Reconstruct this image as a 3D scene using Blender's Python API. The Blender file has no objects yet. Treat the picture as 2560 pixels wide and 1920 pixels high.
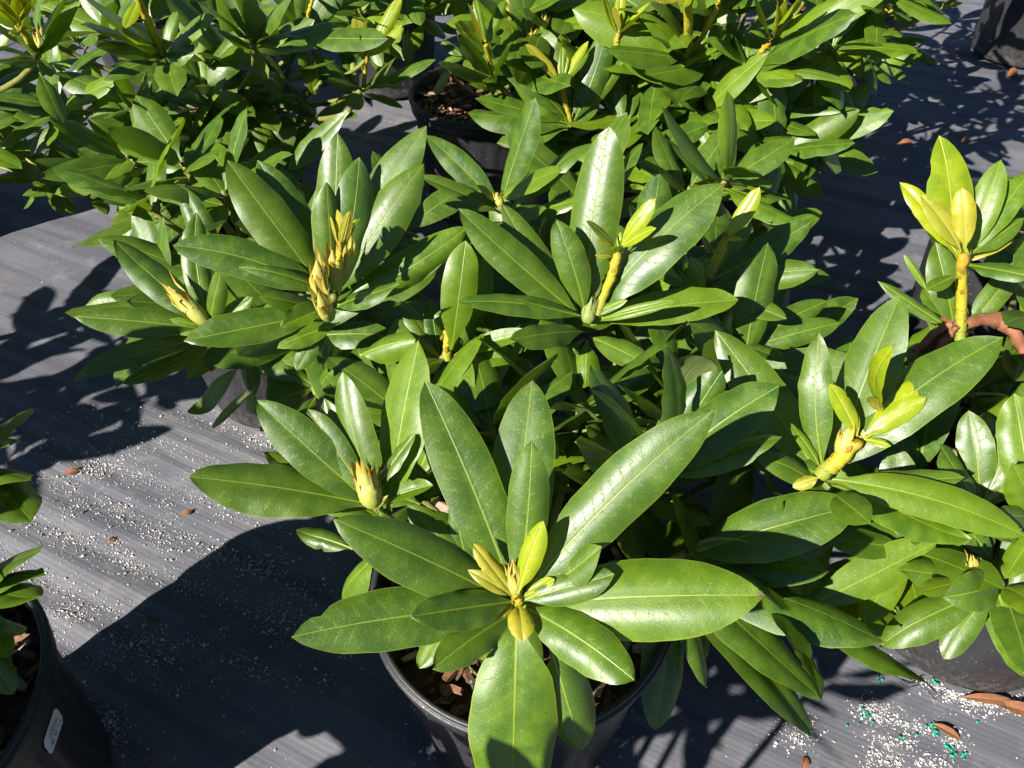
import bpy, math, random
import numpy as np
from mathutils import Vector

# ------------------------------------------------------------------ camera
SC = bpy.context.scene
COL = SC.collection
H = 0.90                     # camera height
PITCH = math.radians(45.0)   # looking down
F = 1934.0                   # focal length in photo pixels (2560 wide)
cam = bpy.data.cameras.new('camera')
cam.sensor_width = 36.0
cam.lens = F / 2560.0 * 36.0
cam.clip_start = 0.02
cam.clip_end = 200.0
camo = bpy.data.objects.new('camera', cam)
camo.location = (0, 0, H)
camo.rotation_euler = (math.pi / 2 - PITCH, 0, 0)
COL.objects.link(camo)
SC.camera = camo

# ------------------------------------------------------------------ light
SUN_EL = math.radians(35.5)
SUN_AZ = math.radians(49)    # the light travels forward and to the right by this angle
world = bpy.data.worlds.new('World')
SC.world = world
world.use_nodes = True
wn = world.node_tree
wn.nodes.clear()
sky = wn.nodes.new('ShaderNodeTexSky')
sky.sky_type = 'NISHITA'
sky.sun_disc = False
sky.sun_elevation = SUN_EL
sky.sun_rotation = math.pi + SUN_AZ
sky.air_density = 0.55
sky.dust_density = 0.0
sky.ozone_density = 2.5
bg = wn.nodes.new('ShaderNodeBackground')
bg.inputs['Strength'].default_value = 0.05
wo = wn.nodes.new('ShaderNodeOutputWorld')
wn.links.new(sky.outputs[0], bg.inputs[0])
wn.links.new(bg.outputs[0], wo.inputs[0])
ld = Vector((math.sin(SUN_AZ) * math.cos(SUN_EL), math.cos(SUN_AZ) * math.cos(SUN_EL), -math.sin(SUN_EL)))
sun = bpy.data.lights.new('sun', 'SUN')
sun.energy = 5.0
sun.angle = math.radians(0.53)
sun.color = (1.0, 0.955, 0.88)
suno = bpy.data.objects.new('sun', sun)
suno.rotation_euler = ld.to_track_quat('-Z', 'Y').to_euler()
suno.location = (-2, -2, 4)
COL.objects.link(suno)
SC.view_settings.view_transform = 'Standard'
SC.view_settings.look = 'None'
SC.view_settings.gamma = 1.0
SC.view_settings.exposure = 1.12
SC.view_settings.use_curve_mapping = False
SC.cycles.max_bounces = 5
SC.cycles.diffuse_bounces = 3
SC.cycles.glossy_bounces = 2
SC.cycles.transmission_bounces = 3
SC.cycles.adaptive_threshold = 0.03
SC.cycles.caustics_reflective = False
SC.cycles.caustics_refractive = False
SC.cycles.use_denoising = True

rng = random.Random(7)
nrg = np.random.default_rng(11)

# ------------------------------------------------------------------ materials
def new_mat(name):
    m = bpy.data.materials.new(name)
    m.use_nodes = True
    m.node_tree.nodes.clear()
    return m

class NB:
    """tiny node builder"""
    def __init__(s, m):
        s.t = m.node_tree
        s.dims = '3D'
    def n(s, kind, **kw):
        nd = s.t.nodes.new(kind)
        for k, v in kw.items():
            setattr(nd, k, v)
        return nd
    def put(s, sock, v):
        if hasattr(v, 'is_output') or isinstance(v, bpy.types.NodeSocket):
            s.t.links.new(v, sock)
        else:
            sock.default_value = v
    def math(s, op, a, b=0.0, c=0.0, clamp=False):
        nd = s.n('ShaderNodeMath', operation=op, use_clamp=clamp)
        s.put(nd.inputs[0], a)
        s.put(nd.inputs[1], b)
        s.put(nd.inputs[2], c)
        return nd.outputs[0]
    def sstep(s, v, lo, hi, a=0.0, b=1.0):
        nd = s.n('ShaderNodeMapRange', interpolation_type='SMOOTHSTEP')
        s.put(nd.inputs['Value'], v)
        s.put(nd.inputs['From Min'], lo)
        s.put(nd.inputs['From Max'], hi)
        s.put(nd.inputs['To Min'], a)
        s.put(nd.inputs['To Max'], b)
        return nd.outputs[0]
    def mix(s, f, a, b, blend='MIX'):
        nd = s.n('ShaderNodeMix', data_type='RGBA', blend_type=blend)
        s.put(nd.inputs['Factor'], f)
        for sock, v in ((nd.inputs[6], a), (nd.inputs[7], b)):
            if isinstance(v, tuple) and len(v) == 3:
                v = (*v, 1.0)
            s.put(sock, v)
        return nd.outputs[2]
    def noise(s, vec, scale, detail=2.0, rough=0.5, dist=0.0):
        nd = s.n('ShaderNodeTexNoise', noise_dimensions=s.dims)
        if vec is not None:
            s.put(nd.inputs['Vector'], vec)
        s.put(nd.inputs['Scale'], scale)
        s.put(nd.inputs['Detail'], detail)
        s.put(nd.inputs['Roughness'], rough)
        s.put(nd.inputs['Distortion'], dist)
        return nd.outputs[0]
    def vor(s, vec, scale, feature='F1', rand=1.0):
        nd = s.n('ShaderNodeTexVoronoi', feature=feature, voronoi_dimensions=s.dims)
        s.put(nd.inputs['Vector'], vec)
        s.put(nd.inputs['Scale'], scale)
        s.put(nd.inputs['Randomness'], rand)
        return nd.outputs[0]
    def vadd(s, a, b):
        nd = s.n('ShaderNodeVectorMath', operation='ADD')
        s.put(nd.inputs[0], a)
        s.put(nd.inputs[1], b)
        return nd.outputs[0]
    def bump(s, h, strength, dist):
        nd = s.n('ShaderNodeBump')
        s.put(nd.inputs['Height'], h)
        nd.inputs['Strength'].default_value = strength
        nd.inputs['Distance'].default_value = dist
        return nd.outputs[0]
    def bsdf(s, col, rough=0.5, spec=0.5, normal=None, **kw):
        nd = s.n('ShaderNodeBsdfPrincipled')
        if isinstance(col, tuple) and len(col) == 3:
            col = (*col, 1.0)
        s.put(nd.inputs['Base Color'], col)
        s.put(nd.inputs['Roughness'], rough)
        s.put(nd.inputs['Specular IOR Level'], spec)
        if normal is not None:
            s.put(nd.inputs['Normal'], normal)
        for k, v in kw.items():
            s.put(nd.inputs[k.replace('_', ' ')], v)
        return nd.outputs[0]
    def out(s, sh):
        o = s.n('ShaderNodeOutputMaterial')
        s.t.links.new(sh, o.inputs['Surface'])

def leaf_material(name, dark, light, vein, margin, trans, under, rough=0.41, tfac=0.20, spec=0.75, undervein=None, vstr=0.24, bumpk=1.0):
    m = new_mat(name)
    b = NB(m)
    b.dims = '2D'
    uv = b.n('ShaderNodeUVMap', uv_map='UVMap').outputs[0]
    ph = b.n('ShaderNodeUVMap', uv_map='phys').outputs[0]
    oi = b.n('ShaderNodeObjectInfo')
    rnd = oi.outputs['Random']
    su = b.n('ShaderNodeSeparateXYZ'); b.put(su.inputs[0], uv)
    sp = b.n('ShaderNodeSeparateXYZ'); b.put(sp.inputs[0], ph)
    t = su.outputs[0]
    s = b.math('ABSOLUTE', b.math('SUBTRACT', b.math('MULTIPLY', su.outputs[1], 2.0), 1.0))
    x, y = sp.outputs[0], sp.outputs[1]
    ay = b.math('ABSOLUTE', y)
    cv = b.n('ShaderNodeCombineXYZ')
    b.put(cv.inputs[0], b.math('MULTIPLY', rnd, 37.0)); b.put(cv.inputs[1], b.math('MULTIPLY', rnd, 91.0)); b.put(cv.inputs[2], b.math('MULTIPLY', rnd, 13.0))
    pv = b.vadd(ph, cv.outputs[0])
    n1 = b.noise(pv, 0.55, 2.0)
    n2 = b.noise(pv, 2.6, 3.0, 0.6)
    nf = b.noise(pv, 9.0, 2.0, 0.6)
    midw = b.math('SUBTRACT', 0.115, b.math('MULTIPLY', t, 0.085))
    mid = b.sstep(ay, b.math('MULTIPLY', midw, 0.45), b.math('MULTIPLY', midw, 1.25), 1.0, 0.0)
    q = b.math('DIVIDE', b.math('ADD', b.math('SUBTRACT', x, b.math('MULTIPLY', ay, 0.62)), b.math('MULTIPLY', n2, 1.15)), 0.95)
    side = b.math('MULTIPLY', b.math('SIGN', y), 0.23)
    fr = b.math('ABSOLUTE', b.math('SUBTRACT', b.math('FRACT', b.math('ADD', q, side)), 0.5))
    vn = b.math('MULTIPLY', b.math('MULTIPLY', b.sstep(fr, 0.008, 0.06, 1.0, 0.0), b.sstep(s, 0.70, 0.96, 1.0, 0.0)), b.sstep(n1, 0.30, 0.62, 0.35, 1.0))
    ret = b.sstep(b.vor(pv, 3.1, 'DISTANCE_TO_EDGE'), 0.0, 0.16, 1.0, 0.0)
    col = b.mix(b.sstep(n1, 0.32, 0.68), dark, light)
    col = b.mix(b.math('MULTIPLY', rnd, 0.6), col, (light[0] * 1.5, light[1] * 1.25, light[2]))
    col = b.mix(b.math('MULTIPLY', b.sstep(nf, 0.35, 0.7), 0.22), col, dark)
    col = b.mix(b.math('MULTIPLY', vn, vstr), col, vein)
    col = b.mix(b.math('MULTIPLY', ret, vstr * 0.35), col, vein)
    # blemishes: a few brown specks with their own shape
    sp1 = b.math('MULTIPLY', b.sstep(n2, 0.63, 0.68), b.sstep(nf, 0.50, 0.58))
    col = b.mix(b.math('MULTIPLY', sp1, 0.7), col, (0.075, 0.045, 0.018))
    col = b.mix(b.math('MULTIPLY', mid, 0.85), col, vein)
    col = b.mix(b.math('MULTIPLY', b.sstep(s, 0.955, 1.0), 0.55), col, margin)
    btip = b.math('MULTIPLY', b.sstep(b.math('ADD', t, b.math('MULTIPLY', b.math('SUBTRACT', n2, 0.5), 0.06)), 0.965, 0.995), b.sstep(b.math('FRACT', b.math('MULTIPLY', rnd, 7.3)), 0.87, 0.90))
    col = b.mix(b.math('MULTIPLY', btip, 0.85), col, (0.10, 0.055, 0.02))
    # dust grains
    dust = b.math('MULTIPLY', b.sstep(b.vor(pv, 2.6, 'F1'), 0.045, 0.075, 1.0, 0.0), b.sstep(nf, 0.40, 0.6))
    col = b.mix(b.math('MULTIPLY', dust, 0.45), col, (0.55, 0.56, 0.5))
    hgt = b.math('ADD', b.math('MULTIPLY', mid, -1.2), b.math('MULTIPLY', vn, -0.55))
    hgt = b.math('ADD', hgt, b.math('MULTIPLY', ret, -0.06))
    hgt = b.math('ADD', hgt, b.math('MULTIPLY', n2, 0.16))
    nor = b.bump(hgt, 0.34 * bumpk, 0.0009)
    ro = b.math('ADD', rough, b.math('MULTIPLY', b.math('SUBTRACT', n1, 0.5), 0.16))
    ro = b.math('ADD', ro, b.math('MULTIPLY', ret, 0.05))
    top = b.bsdf(col, ro, spec, nor)
    tr = b.n('ShaderNodeBsdfTranslucent')
    b.put(tr.inputs[0], b.mix(b.math('MULTIPLY', b.math('MAXIMUM', mid, b.math('MULTIPLY', vn, 0.6)), 0.5), (*trans, 1.0), (trans[0] * 1.7, trans[1] * 1.45, trans[2] * 1.5, 1.0)))
    b.put(tr.inputs[1], nor)
    mx = b.n('ShaderNodeMixShader'); mx.inputs[0].default_value = tfac
    b.put(mx.inputs[1], top); b.put(mx.inputs[2], tr.outputs[0])
    # pale matt underside
    ucol = b.mix(b.sstep(n2, 0.3, 0.7), under, (under[0] * 0.8, under[1] * 0.85, under[2] * 0.75))
    uvn = undervein or (under[0] * 1.25, under[1] * 1.2, under[2] * 1.0)
    ucol = b.mix(b.math('MULTIPLY', vn, 0.35), ucol, uvn)
    ucol = b.mix(b.math('MULTIPLY', mid, 0.9), ucol, uvn)
    unor = b.bump(b.math('ADD', b.math('MULTIPLY', mid, 2.0), b.math('ADD', vn, b.math('MULTIPLY', n2, 0.6))), 0.6, 0.0011)
    ub = b.bsdf(ucol, 0.58, 0.3, unor)
    mx2 = b.n('ShaderNodeMixShader'); mx2.inputs[0].default_value = tfac * 1.1
    b.put(mx2.inputs[1], ub); b.put(mx2.inputs[2], tr.outputs[0])
    geo = b.n('ShaderNodeNewGeometry')
    fin = b.n('ShaderNodeMixShader')
    b.put(fin.inputs[0], geo.outputs['Backfacing'])
    b.put(fin.inputs[1], mx.outputs[0]); b.put(fin.inputs[2], mx2.outputs[0])
    b.out(fin.outputs[0])
    return m

MAT = {}
# m mature, l lighter (last year's), y young yellow, o orange-backed young, d dead brown
MAT['m'] = leaf_material('mature_leaf', (0.030, 0.084, 0.005), (0.070, 0.138, 0.006), (0.21, 0.29, 0.02), (0.22, 0.29, 0.015), (0.16, 0.29, 0.004), (0.20, 0.26, 0.09))
MAT['l'] = leaf_material('light_green_leaf', (0.065, 0.140, 0.005), (0.110, 0.20, 0.006), (0.25, 0.33, 0.02), (0.28, 0.33, 0.015), (0.22, 0.36, 0.004), (0.24, 0.30, 0.07), rough=0.41, tfac=0.25, spec=0.7)
MAT['y'] = leaf_material('young_yellow_leaf', (0.17, 0.27, 0.006), (0.27, 0.35, 0.008), (0.50, 0.50, 0.06), (0.42, 0.45, 0.03), (0.48, 0.60, 0.008), (0.44, 0.38, 0.05), rough=0.30, tfac=0.28, vstr=0.15)
MAT['o'] = leaf_material('orange_backed_leaf', (0.25, 0.28, 0.018), (0.33, 0.33, 0.02), (0.45, 0.42, 0.06), (0.45, 0.38, 0.04), (0.5, 0.42, 0.012), (0.40, 0.25, 0.035), rough=0.42, tfac=0.28, undervein=(0.5, 0.30, 0.03), vstr=0.2)
MAT['d'] = leaf_material('dead_brown_leaf', (0.14, 0.055, 0.026), (0.24, 0.105, 0.05), (0.30, 0.15, 0.07), (0.22, 0.1, 0.04), (0.3, 0.1, 0.02), (0.30, 0.14, 0.07), rough=0.6, tfac=0.12, spec=0.25, bumpk=1.6)

def simple(name, fn):
    m = new_mat(name)
    b = NB(m)
    fn(b)
    return m

def stem_mat(name, c1, c2, c3, rough=0.45):
    def fn(b):
        tc = b.n('ShaderNodeTexCoord').outputs['Object']
        n1 = b.noise(tc, 60, 3)
        n2 = b.noise(tc, 400, 2)
        col = b.mix(b.sstep(n1, 0.3, 0.7), c1, c2)
        col = b.mix(b.math('MULTIPLY', b.sstep(n2, 0.56, 0.7), 0.6), col, c3)
        b.out(b.bsdf(col, rough, 0.4, b.bump(n2, 0.4, 0.001)))
    return simple(name, fn)
MAT['stem_old'] = stem_mat('old_stem', (0.13, 0.14, 0.035), (0.20, 0.19, 0.04), (0.10, 0.07, 0.03), 0.55)
MAT['stem_new'] = stem_mat('new_shoot', (0.33, 0.31, 0.020), (0.46, 0.37, 0.022), (0.30, 0.16, 0.022))
def new_stem_fn(b):
    uv = b.n('ShaderNodeUVMap', uv_map='UVMap').outputs[0]
    su = b.n('ShaderNodeSeparateXYZ'); b.put(su.inputs[0], uv)
    tc = b.n('ShaderNodeTexCoord').outputs['Object']
    n1 = b.noise(tc, 130, 4, 0.6)
    n2 = b.noise(tc, 700, 2)
    t = b.math('ADD', su.outputs[0], b.math('MULTIPLY', b.math('SUBTRACT', n1, 0.5), 0.7))
    col = b.mix(b.sstep(t, 0.0, 0.55), (0.22, 0.25, 0.025), (0.43, 0.36, 0.022))
    col = b.mix(b.sstep(t, 0.65, 1.15), col, (0.36, 0.20, 0.025))
    col = b.mix(b.math('MULTIPLY', b.sstep(n1, 0.60, 0.72), 0.6), col, (0.22, 0.11, 0.03))
    ring = b.math('ABSOLUTE', b.math('SUBTRACT', b.math('FRACT', b.math('MULTIPLY', b.math('ADD', su.outputs[0], b.math('MULTIPLY', n1, 0.06)), 4.0)), 0.5))
    col = b.mix(b.math('MULTIPLY', b.sstep(ring, 0.0, 0.05, 1.0, 0.0), 0.55), col, (0.17, 0.11, 0.03))
    b.out(b.bsdf(col, 0.55, 0.3, b.bump(b.math('ADD', n2, b.math('MULTIPLY', n1, 1.5)), 0.5, 0.0012)))
MAT['stem_new'] = simple('new_shoot', new_stem_fn)
MAT['withered'] = stem_mat('withered_leaf', (0.20, 0.075, 0.035), (0.30, 0.13, 0.065), (0.11, 0.04, 0.022), 0.7)
MAT['wood'] = stem_mat('woody_stem', (0.09, 0.06, 0.04), (0.15, 0.10, 0.06), (0.05, 0.035, 0.025), 0.8)

def bud_fn(b):
    uv = b.n('ShaderNodeUVMap', uv_map='UVMap').outputs[0]
    su = b.n('ShaderNodeSeparateXYZ'); b.put(su.inputs[0], uv)
    tc = b.n('ShaderNodeTexCoord').outputs['Object']
    n = b.noise(tc, 150, 3)
    t = b.math('ADD', su.outputs[0], b.math('MULTIPLY', b.math('SUBTRACT', n, 0.5), 0.25))
    col = b.mix(b.sstep(t, 0.0, 0.45), (0.36, 0.40, 0.07), (0.52, 0.49, 0.12))
    col = b.mix(b.sstep(t, 0.62, 0.98), col, (0.50, 0.29, 0.025))
    br = b.n('ShaderNodeMix', data_type='RGBA')
    sh = b.bsdf(col, 0.5, 0.35, b.bump(n, 0.5, 0.001))
    tr = b.n('ShaderNodeBsdfTranslucent'); b.put(tr.inputs[0], col)
    mx = b.n('ShaderNodeMixShader'); mx.inputs[0].default_value = 0.2
    b.put(mx.inputs[1], sh); b.put(mx.inputs[2], tr.outputs[0])
    b.out(mx.outputs[0])
MAT['bud'] = simple('bud_scales', bud_fn)
def gbud_fn(b):
    tc = b.n('ShaderNodeTexCoord').outputs['Object']
    n = b.noise(tc, 150, 3)
    col = b.mix(b.sstep(n, 0.3, 0.7), (0.17, 0.22, 0.05), (0.26, 0.29, 0.08))
    b.out(b.bsdf(col, 0.5, 0.35, b.bump(n, 0.5, 0.001)))
MAT['gbud'] = simple('green_bud_scales', gbud_fn)

def fabric_fn(b):
    tc = b.n('ShaderNodeTexCoord').outputs['Object']
    sx = b.n('ShaderNodeSeparateXYZ'); b.put(sx.inputs[0], tc)
    # woven tapes: two crossing sets of fine threads at an angle
    a = math.radians(-26)
    u = b.math('ADD', b.math('MULTIPLY', sx.outputs[0], math.cos(a)), b.math('MULTIPLY', sx.outputs[1], math.sin(a)))
    v = b.math('ADD', b.math('MULTIPLY', sx.outputs[0], -math.sin(a)), b.math('MULTIPLY', sx.outputs[1], math.cos(a)))
    wu = b.math('SINE', b.math('MULTIPLY', u, 2 * math.pi / 0.0021))
    wv = b.math('SINE', b.math('MULTIPLY', v, 2 * math.pi / 0.0016))
    weave = b.math('MULTIPLY', wu, wv)
    n1 = b.noise(tc, 3.2, 4, 0.55)
    n2 = b.noise(tc, 22, 4, 0.65)
    n3 = b.noise(tc, 260, 3, 0.7)
    cs = b.n('ShaderNodeCombineXYZ'); b.put(cs.inputs[0], b.math('MULTIPLY', u, 0.7)); b.put(cs.inputs[1], b.math('MULTIPLY', v, 16.0))
    streak = b.noise(cs.outputs[0], 1.6, 4, 0.6)
    col = b.mix(b.sstep(n1, 0.3, 0.72), (0.124, 0.125, 0.146), (0.190, 0.187, 0.199))
    col = b.mix(b.math('MULTIPLY', b.sstep(streak, 0.44, 0.60), 0.6), col, (0.078, 0.080, 0.096))
    col = b.mix(b.math('MULTIPLY', b.sstep(n2, 0.52, 0.72), 0.35), col, (0.27, 0.26, 0.25))
    col = b.mix(b.math('MULTIPLY', b.sstep(n3, 0.60, 0.72), 0.22), col, (0.30, 0.29, 0.27))
    col = b.mix(b.math('MULTIPLY', b.sstep(weave, 0.1, 0.8), 0.18), col, (0.075, 0.077, 0.088))
    rib = b.math('SINE', b.math('MULTIPLY', b.math('ADD', v, b.math('MULTIPLY', n2, 0.0015)), 2 * math.pi / 0.0065))
    col = b.mix(b.math('MULTIPLY', b.sstep(rib, 0.55, 0.95), 0.20), col, (0.06, 0.062, 0.072))
    stain = b.sstep(b.noise(tc, 5.5, 5, 0.7), 0.60, 0.68)
    col = b.mix(b.math('MULTIPLY', stain, 0.45), col, (0.20, 0.165, 0.125))
    h = b.math('ADD', b.math('ADD', b.math('MULTIPLY', weave, 0.5), b.math('MULTIPLY', rib, 0.35)), b.math('MULTIPLY', n3, 0.8))
    b.out(b.bsdf(col, b.math('ADD', 0.58, b.math('MULTIPLY', n2, 0.2)), 0.18, b.bump(h, 0.35, 0.0008)))
MAT['fabric'] = simple('woven_ground_fabric', fabric_fn)

def pot_fn(b):
    tc = b.n('ShaderNodeTexCoord').outputs['Object']
    n1 = b.noise(tc, 14, 4, 0.6)
    n2 = b.noise(tc, 120, 3, 0.6)
    nf = b.noise(tc, 900, 2, 0.5)
    sx = b.n('ShaderNodeSeparateXYZ'); b.put(sx.inputs[0], tc)
    low = b.sstep(b.math('ADD', sx.outputs[2], b.math('MULTIPLY', n1, 0.05)), 0.02, 0.09, 1.0, 0.0)
    col = b.mix(b.sstep(n1, 0.35, 0.7), (0.021, 0.021, 0.023), (0.034, 0.033, 0.034))
    col = b.mix(b.math('MULTIPLY', low, b.math('MULTIPLY', b.sstep(n2, 0.4, 0.65), 0.5)), col, (0.11, 0.095, 0.08))
    sc = b.sstep(b.noise(tc, 300, 2, 0.5), 0.69, 0.73)
    col = b.mix(b.math('MULTIPLY', sc, 0.7), col, (0.28, 0.27, 0.25))
    b.out(b.bsdf(col, b.math('ADD', 0.36, b.math('MULTIPLY', n2, 0.22)), 0.5, b.bump(b.math('ADD', b.math('MULTIPLY', n2, 0.6), nf), 0.3, 0.0007)))
MAT['pot'] = simple('black_nursery_plastic', pot_fn)

def soil_fn(b):
    tc = b.n('ShaderNodeTexCoord').outputs['Object']
    n1 = b.noise(tc, 60, 4, 0.7)
    n2 = b.noise(tc, 300, 3, 0.7)
    col = b.mix(b.sstep(n1, 0.35, 0.65), (0.035, 0.022, 0.014), (0.11, 0.07, 0.045))
    col = b.mix(b.math('MULTIPLY', b.sstep(n2, 0.58, 0.7), 0.5), col, (0.26, 0.19, 0.13))
    b.out(b.bsdf(col, 0.9, 0.2, b.bump(n2, 0.8, 0.004)))
MAT['soil'] = simple('bark_potting_mix', soil_fn)

def chips_fn(b):
    geo = b.n('ShaderNodeNewGeometry')
    r = geo.outputs['Random Per Island']
    tc = b.n('ShaderNodeTexCoord').outputs['Object']
    n = b.noise(tc, 180, 3, 0.7)
    col = b.mix(r, (0.075, 0.032, 0.018), (0.30, 0.145, 0.085))
    col = b.mix(b.sstep(r, 0.80, 0.86), col, (0.40, 0.30, 0.21))
    col = b.mix(b.math('MULTIPLY', b.sstep(n, 0.4, 0.7), 0.5), col, (0.05, 0.028, 0.02))
    b.out(b.bsdf(col, 0.75, 0.3, b.bump(n, 0.6, 0.002)))
MAT['chips'] = simple('bark_chips', chips_fn)

def grain_fn(b):
    geo = b.n('ShaderNodeNewGeometry')
    r = geo.outputs['Random Per Island']
    col = b.mix(b.math('POWER', r, 1.5), (0.74, 0.73, 0.70), (0.40, 0.37, 0.31))
    b.out(b.bsdf(col, 0.85, 0.2))
MAT['perlite'] = simple('white_perlite', grain_fn)
def prill_fn(b):
    geo = b.n('ShaderNodeNewGeometry')
    r = geo.outputs['Random Per Island']
    b.out(b.bsdf(b.mix(r, (0.006, 0.20, 0.11), (0.012, 0.33, 0.20)), 0.35, 0.5))
MAT['prill'] = simple('green_fertilizer', prill_fn)
def root_fn(b):
    b.out(b.bsdf((0.012, 0.011, 0.010), 0.8, 0.2))
MAT['root'] = simple('dark_root_thread', root_fn)
def tag_fn(b):
    tc = b.n('ShaderNodeTexCoord').outputs['Object']
    b.out(b.bsdf(b.mix(b.noise(tc, 40, 2), (0.74, 0.76, 0.80), (0.66, 0.68, 0.72)), 0.45, 0.4))
MAT['tag'] = simple('white_paper_label', tag_fn)
MAT['ink'] = simple('grey_print', lambda b: b.out(b.bsdf((0.10, 0.10, 0.13), 0.7, 0.2)))

# ------------------------------------------------------------------ projection helpers (photo pixel -> place)
CP, SP = math.cos(PITCH), math.sin(PITCH)
K = 2560.0 / 2212.0
def ray(p):
    """direction through photo point p, given on the 2212-wide view"""
    u = (p[0] * K - 1280.0) / F
    v = (p[1] * K - 960.0) / F
    return np.array([u, CP - v * SP, -SP - v * CP])
CAMP = np.array([0.0, 0.0, H])
def at_z(p, z):
    d = ray(p)
    return CAMP + d * ((z - H) / d[2])
def crop(x0, y0, s):
    return lambda x, y: ((x0 + x * s) / K, (y0 + y * s) / K)
S7 = 700.0 / 2212.0
c1, c2, c3, c4 = crop(600, 900, S7), crop(1200, 900, S7), crop(700, 1395, S7), crop(1300, 1395, S7)
c5, c6, c7, c8 = crop(0, 1395, S7), crop(0, 950, S7), crop(1860, 1395, S7), crop(1860, 900, S7)
m1, m2, m3, m4 = crop(150, 550, S7), crop(700, 500, S7), crop(1300, 500, S7), crop(1860, 300, S7)
m5, m6, m7, m8 = crop(0, 0, S7), crop(500, 0, S7), crop(1100, 0, S7), crop(1760, 0, 800.0 / 2212.0)

# ------------------------------------------------------------------ mesh helpers
def mesh_obj(name, verts, faces, mat, parent=None, loc=(0, 0, 0), smooth=True, uvs=None):
    """verts are given in world space; the object's origin is put at loc"""
    v = np.asarray(verts, dtype=float) - np.asarray(loc, dtype=float)
    me = bpy.data.meshes.new(name)
    me.from_pydata(v.tolist(), [], faces)
    if smooth:
        me.polygons.foreach_set('use_smooth', [True] * len(me.polygons))
    if uvs:
        li = np.empty(len(me.loops), dtype=np.int32)
        me.loops.foreach_get('vertex_index', li)
        for nm, arr in uvs.items():
            lay = me.uv_layers.new(name=nm)
            lay.data.foreach_set('uv', np.asarray(arr, dtype=np.float32)[li].ravel())
    me.materials.append(mat)
    o = bpy.data.objects.new(name, me)
    COL.objects.link(o)
    if parent is not None:
        o.parent = parent
        o.location = np.asarray(loc) - np.asarray(parent['_w'])
    else:
        o.location = loc
    o['_w'] = [float(c) for c in loc]
    return o

def norm(v):
    return v / (np.linalg.norm(v) + 1e-12)

PT = np.array([0, .03, .07, .12, .20, .30, .42, .55, .68, .78, .86, .92, .96, .985, 1.0])
PW = np.array([.10, .10, .13, .27, .55, .80, .96, 1.0, .965, .86, .69, .48, .29, .145, 0.0])
_grid_cache = {}
def grid_faces(nt, ns):
    k = (nt, ns)
    if k not in _grid_cache:
        f = []
        for i in range(nt):
            for j in range(ns):
                a = i * (ns + 1) + j
                f.append((a, a + ns + 1, a + ns + 2, a + 1))
        _grid_cache[k] = f
    return _grid_cache[k]

def leaf_obj(parent, base, tip, nrm, wid, mat='m', bend=0.05, fold=0.12, convex=0.35, curl=0.0, sidec=0.0, hero=True, rnd=None, name='leaf', twist=0.0):
    rnd = rnd or rng
    d = tip - base
    L = np.linalg.norm(d)
    d = d / L
    n = nrm - d * np.dot(nrm, d)
    n = norm(n) if np.linalg.norm(n) > 1e-4 else norm(np.cross(d, [1, 0.3, 0.2]))
    side = np.cross(n, d)
    nt, ns = (22, 10) if hero else (12, 6)
    ts = np.linspace(0, 1, nt + 1)
    ts = ts + 0.04 * np.sin(ts * 2 * np.pi) * -1.0 * 0.3
    ts[-1] = 1.0
    ss = np.linspace(-1, 1, ns + 1)
    T, S = np.meshgrid(ts, ss, indexing='ij')
    asym = rnd.uniform(-0.06, 0.06)
    w = np.interp(T + asym * np.sin(np.pi * T) * 0.5, PT, PW)
    kt = rnd.uniform(0.9, 1.12)
    w = w ** kt
    W = wid * (0.84 if hero else 0.92) * L / 2
    Y = S * w * W
    ph1, ph2 = rnd.uniform(0, 6.28), rnd.uniform(0, 6.28)
    fr1, fr2 = rnd.uniform(1.2, 2.6), rnd.uniform(3, 5.5)
    am = rnd.uniform(0.2, 1.0)
    Z = fold * np.abs(Y) - convex * Y * Y / W * np.abs(S) ** 0.5
    Z -= 0.00035 * np.exp(-(S / 0.10) ** 2) * (w > 0.2)
    edge = np.abs(S) ** 2
    Z += am * 0.085 * W * edge * np.sin(fr1 * 2 * np.pi * T + ph1 + (S > 0) * ph2)
    Z += am * 0.05 * W * edge * np.sin(fr2 * 2 * np.pi * T + ph2 + (S < 0) * 1.7)
    Y = Y + am * 0.022 * W * S * np.sin(fr2 * 2 * np.pi * T + ph1)
    if rnd.random() < (0.10 if hero else 0.08):      # chewed or torn notch in one margin
        t0 = rnd.uniform(.35, .9); sg = rnd.choice((-1, 1)); dp = rnd.uniform(.12, .38)
        Y = np.where(S * sg > 0.3, Y * (1 - dp * np.exp(-((T - t0) / rnd.uniform(.02, .045)) ** 2)), Y)
    X = T * L
    arch = bend * L * 4 * T * (1 - T)
    Z = Z + arch
    Y = Y + sidec * L * 4 * T * (1 - T)
    if curl:     # roll the last third of the blade downwards (or upwards when negative)
        k = np.clip((T - 0.62) / 0.38, 0, 1)
        ang = curl * k ** 1.3
        R = 0.38 * L / max(abs(curl), 0.1)
        X = np.where(T > 0.62, 0.62 * L + R * np.sin(np.abs(ang)), X)
        Z = Z - np.sign(curl) * np.where(T > 0.62, R * (1 - np.cos(ang)), 0)
    if twist:
        an = twist * T
        Y, Z = Y * np.cos(an) - (Z - arch) * np.sin(an), arch + Y * np.sin(an) + (Z - arch) * np.cos(an)
    P = base + X[..., None] * d + Y[..., None] * side + Z[..., None] * n
    uv = np.stack([T, (S + 1) / 2], -1).reshape(-1, 2)
    ph = np.stack([T * L * 100, S * w * W * 100], -1).reshape(-1, 2)
    return mesh_obj(name, P.reshape(-1, 3), grid_faces(nt, ns), MAT[mat], parent, base, True, {'UVMap': uv, 'phys': ph})

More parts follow.
